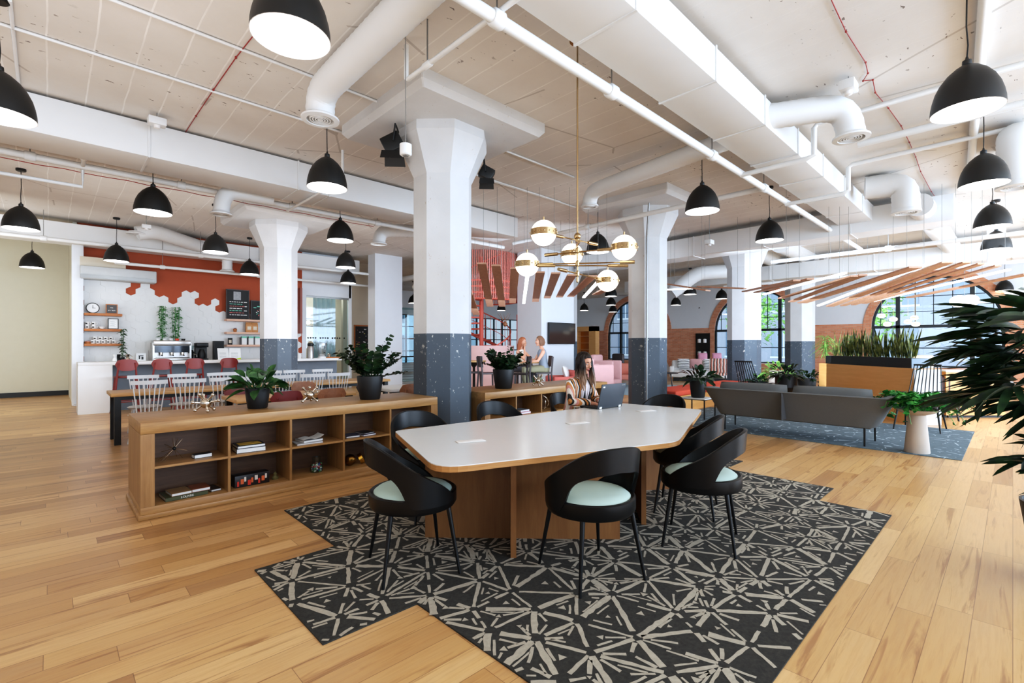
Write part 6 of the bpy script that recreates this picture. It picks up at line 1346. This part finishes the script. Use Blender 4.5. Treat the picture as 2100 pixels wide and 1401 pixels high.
# ================================================================ CAMERA AND LIGHT
cam = bpy.data.cameras.new('camera'); co = bpy.data.objects.new('camera', cam); C.objects.link(co); SC.camera = co
co.location = (0,0,H); co.rotation_euler = (PI/2,0,AZ-PI/2); cam.sensor_width = 36; cam.lens = 36*F/2100; cam.shift_y = (HY-700.5)/2100; cam.clip_end = 200
w = bpy.data.worlds.new('sky'); SC.world = w; w.use_nodes = True; nt = w.node_tree; bg = nt.nodes['Background']; bg.inputs[0].default_value = (.84,.92,1.0,1); bg.inputs[1].default_value = .76
def area(name, loc, aim, sx, sy, e, col):
    l = bpy.data.lights.new(name,'AREA'); l.shape = 'RECTANGLE'; l.size = sx; l.size_y = sy; l.energy = e; l.color = col; o = bpy.data.objects.new(name,l); C.objects.link(o); o.location = loc
    o.rotation_euler = (Vector(aim)).to_track_quat('-Z','Y').to_euler(); return o
NEU = (1.0,.97,.94); COOL = (.80,.90,1.0); COLD = (.72,.86,1.0)
area('side_daylight',(9,-7.5,2.8),(-.1,1,.05),18,4,1850,COLD)
area('far_side_daylight',(20,-7.0,2.6),(0,1,.05),12,4.5,1150,COLD)
area('kitchen_fill',(2.6,10.9,2.3),(0,1,.0),8,3.4,110,NEU)  # added fill for the counter area, no fixture there
area('corridor_fill',(-3,14.5,2.3),(0.1,1,0),5,3,110,(1,.97,.9))  # added to lift the cream wall, not a fixture
area('stair_fill',(9.3,8.0,2.3),(.5,.87,.03),6,3.6,100,COOL)  # unseen fill lamp added to brighten the stair and screen wall
area('lounge_fill',(14.1,1.5,2.3),(1,.3,.02),8,3.6,200,COOL)  # added fill beyond the sofa, brightens the window end
area('street_fill',(27.0,5,4),(1,0,.1),30,8,9000,COOL)  # added fill aimed outward to brighten the facade across the street
area('stair_street_fill',(18,25,3),(0,1,.1),16,6,2500,COOL)  # likewise an added fill, for the building behind the stair
area('left_ceiling_wash',(-2.6,4.5,2.3),(.25,.1,1),4,9,150,(1.0,.93,.86))  # added uplight without a fixture, brightens the left ceiling
area('right_ceiling_wash',(8.5,-3.6,2.3),(0,.2,1),13,4,290,COLD)  # added uplight, lifts and cools the right ceiling
area('front_ceiling_wash',(-1.5,-1.5,2.3),(.3,.3,1),5,5,130,NEU)  # unseen uplight added behind the camera for the near ceiling
area('meeting_room_fill',(6.8,18.2,4.4),(0,0,-1),1.6,1.2,110,(1,.9,.78))  # added fill hidden above the glazing, lifts the room interior
SC.view_settings.view_transform = 'Standard'
SC.view_settings.look = 'None'; SC.view_settings.exposure = 0.0
vs = SC.view_settings; vs.use_white_balance = True; vs.white_balance_temperature = 5900; vs.white_balance_tint = 10
vs.use_curve_mapping = True; cm = vs.curve_mapping; cu = cm.curves[3]; cu.points.new(.03,.019); cu.points.new(.09,.071); cu.points.new(.5,.54); cm.update()
SC.cycles.use_adaptive_sampling = True; SC.cycles.adaptive_threshold = .08; SC.cycles.adaptive_min_samples = 20; SC.cycles.max_bounces = 6; SC.cycles.diffuse_bounces = 3; SC.cycles.glossy_bounces = 2; SC.cycles.transparent_max_bounces = 12; SC.cycles.caustics_reflective = False; SC.cycles.caustics_refractive = False
SC.cycles.use_denoising = True; SC.cycles.sample_clamp_indirect = 6
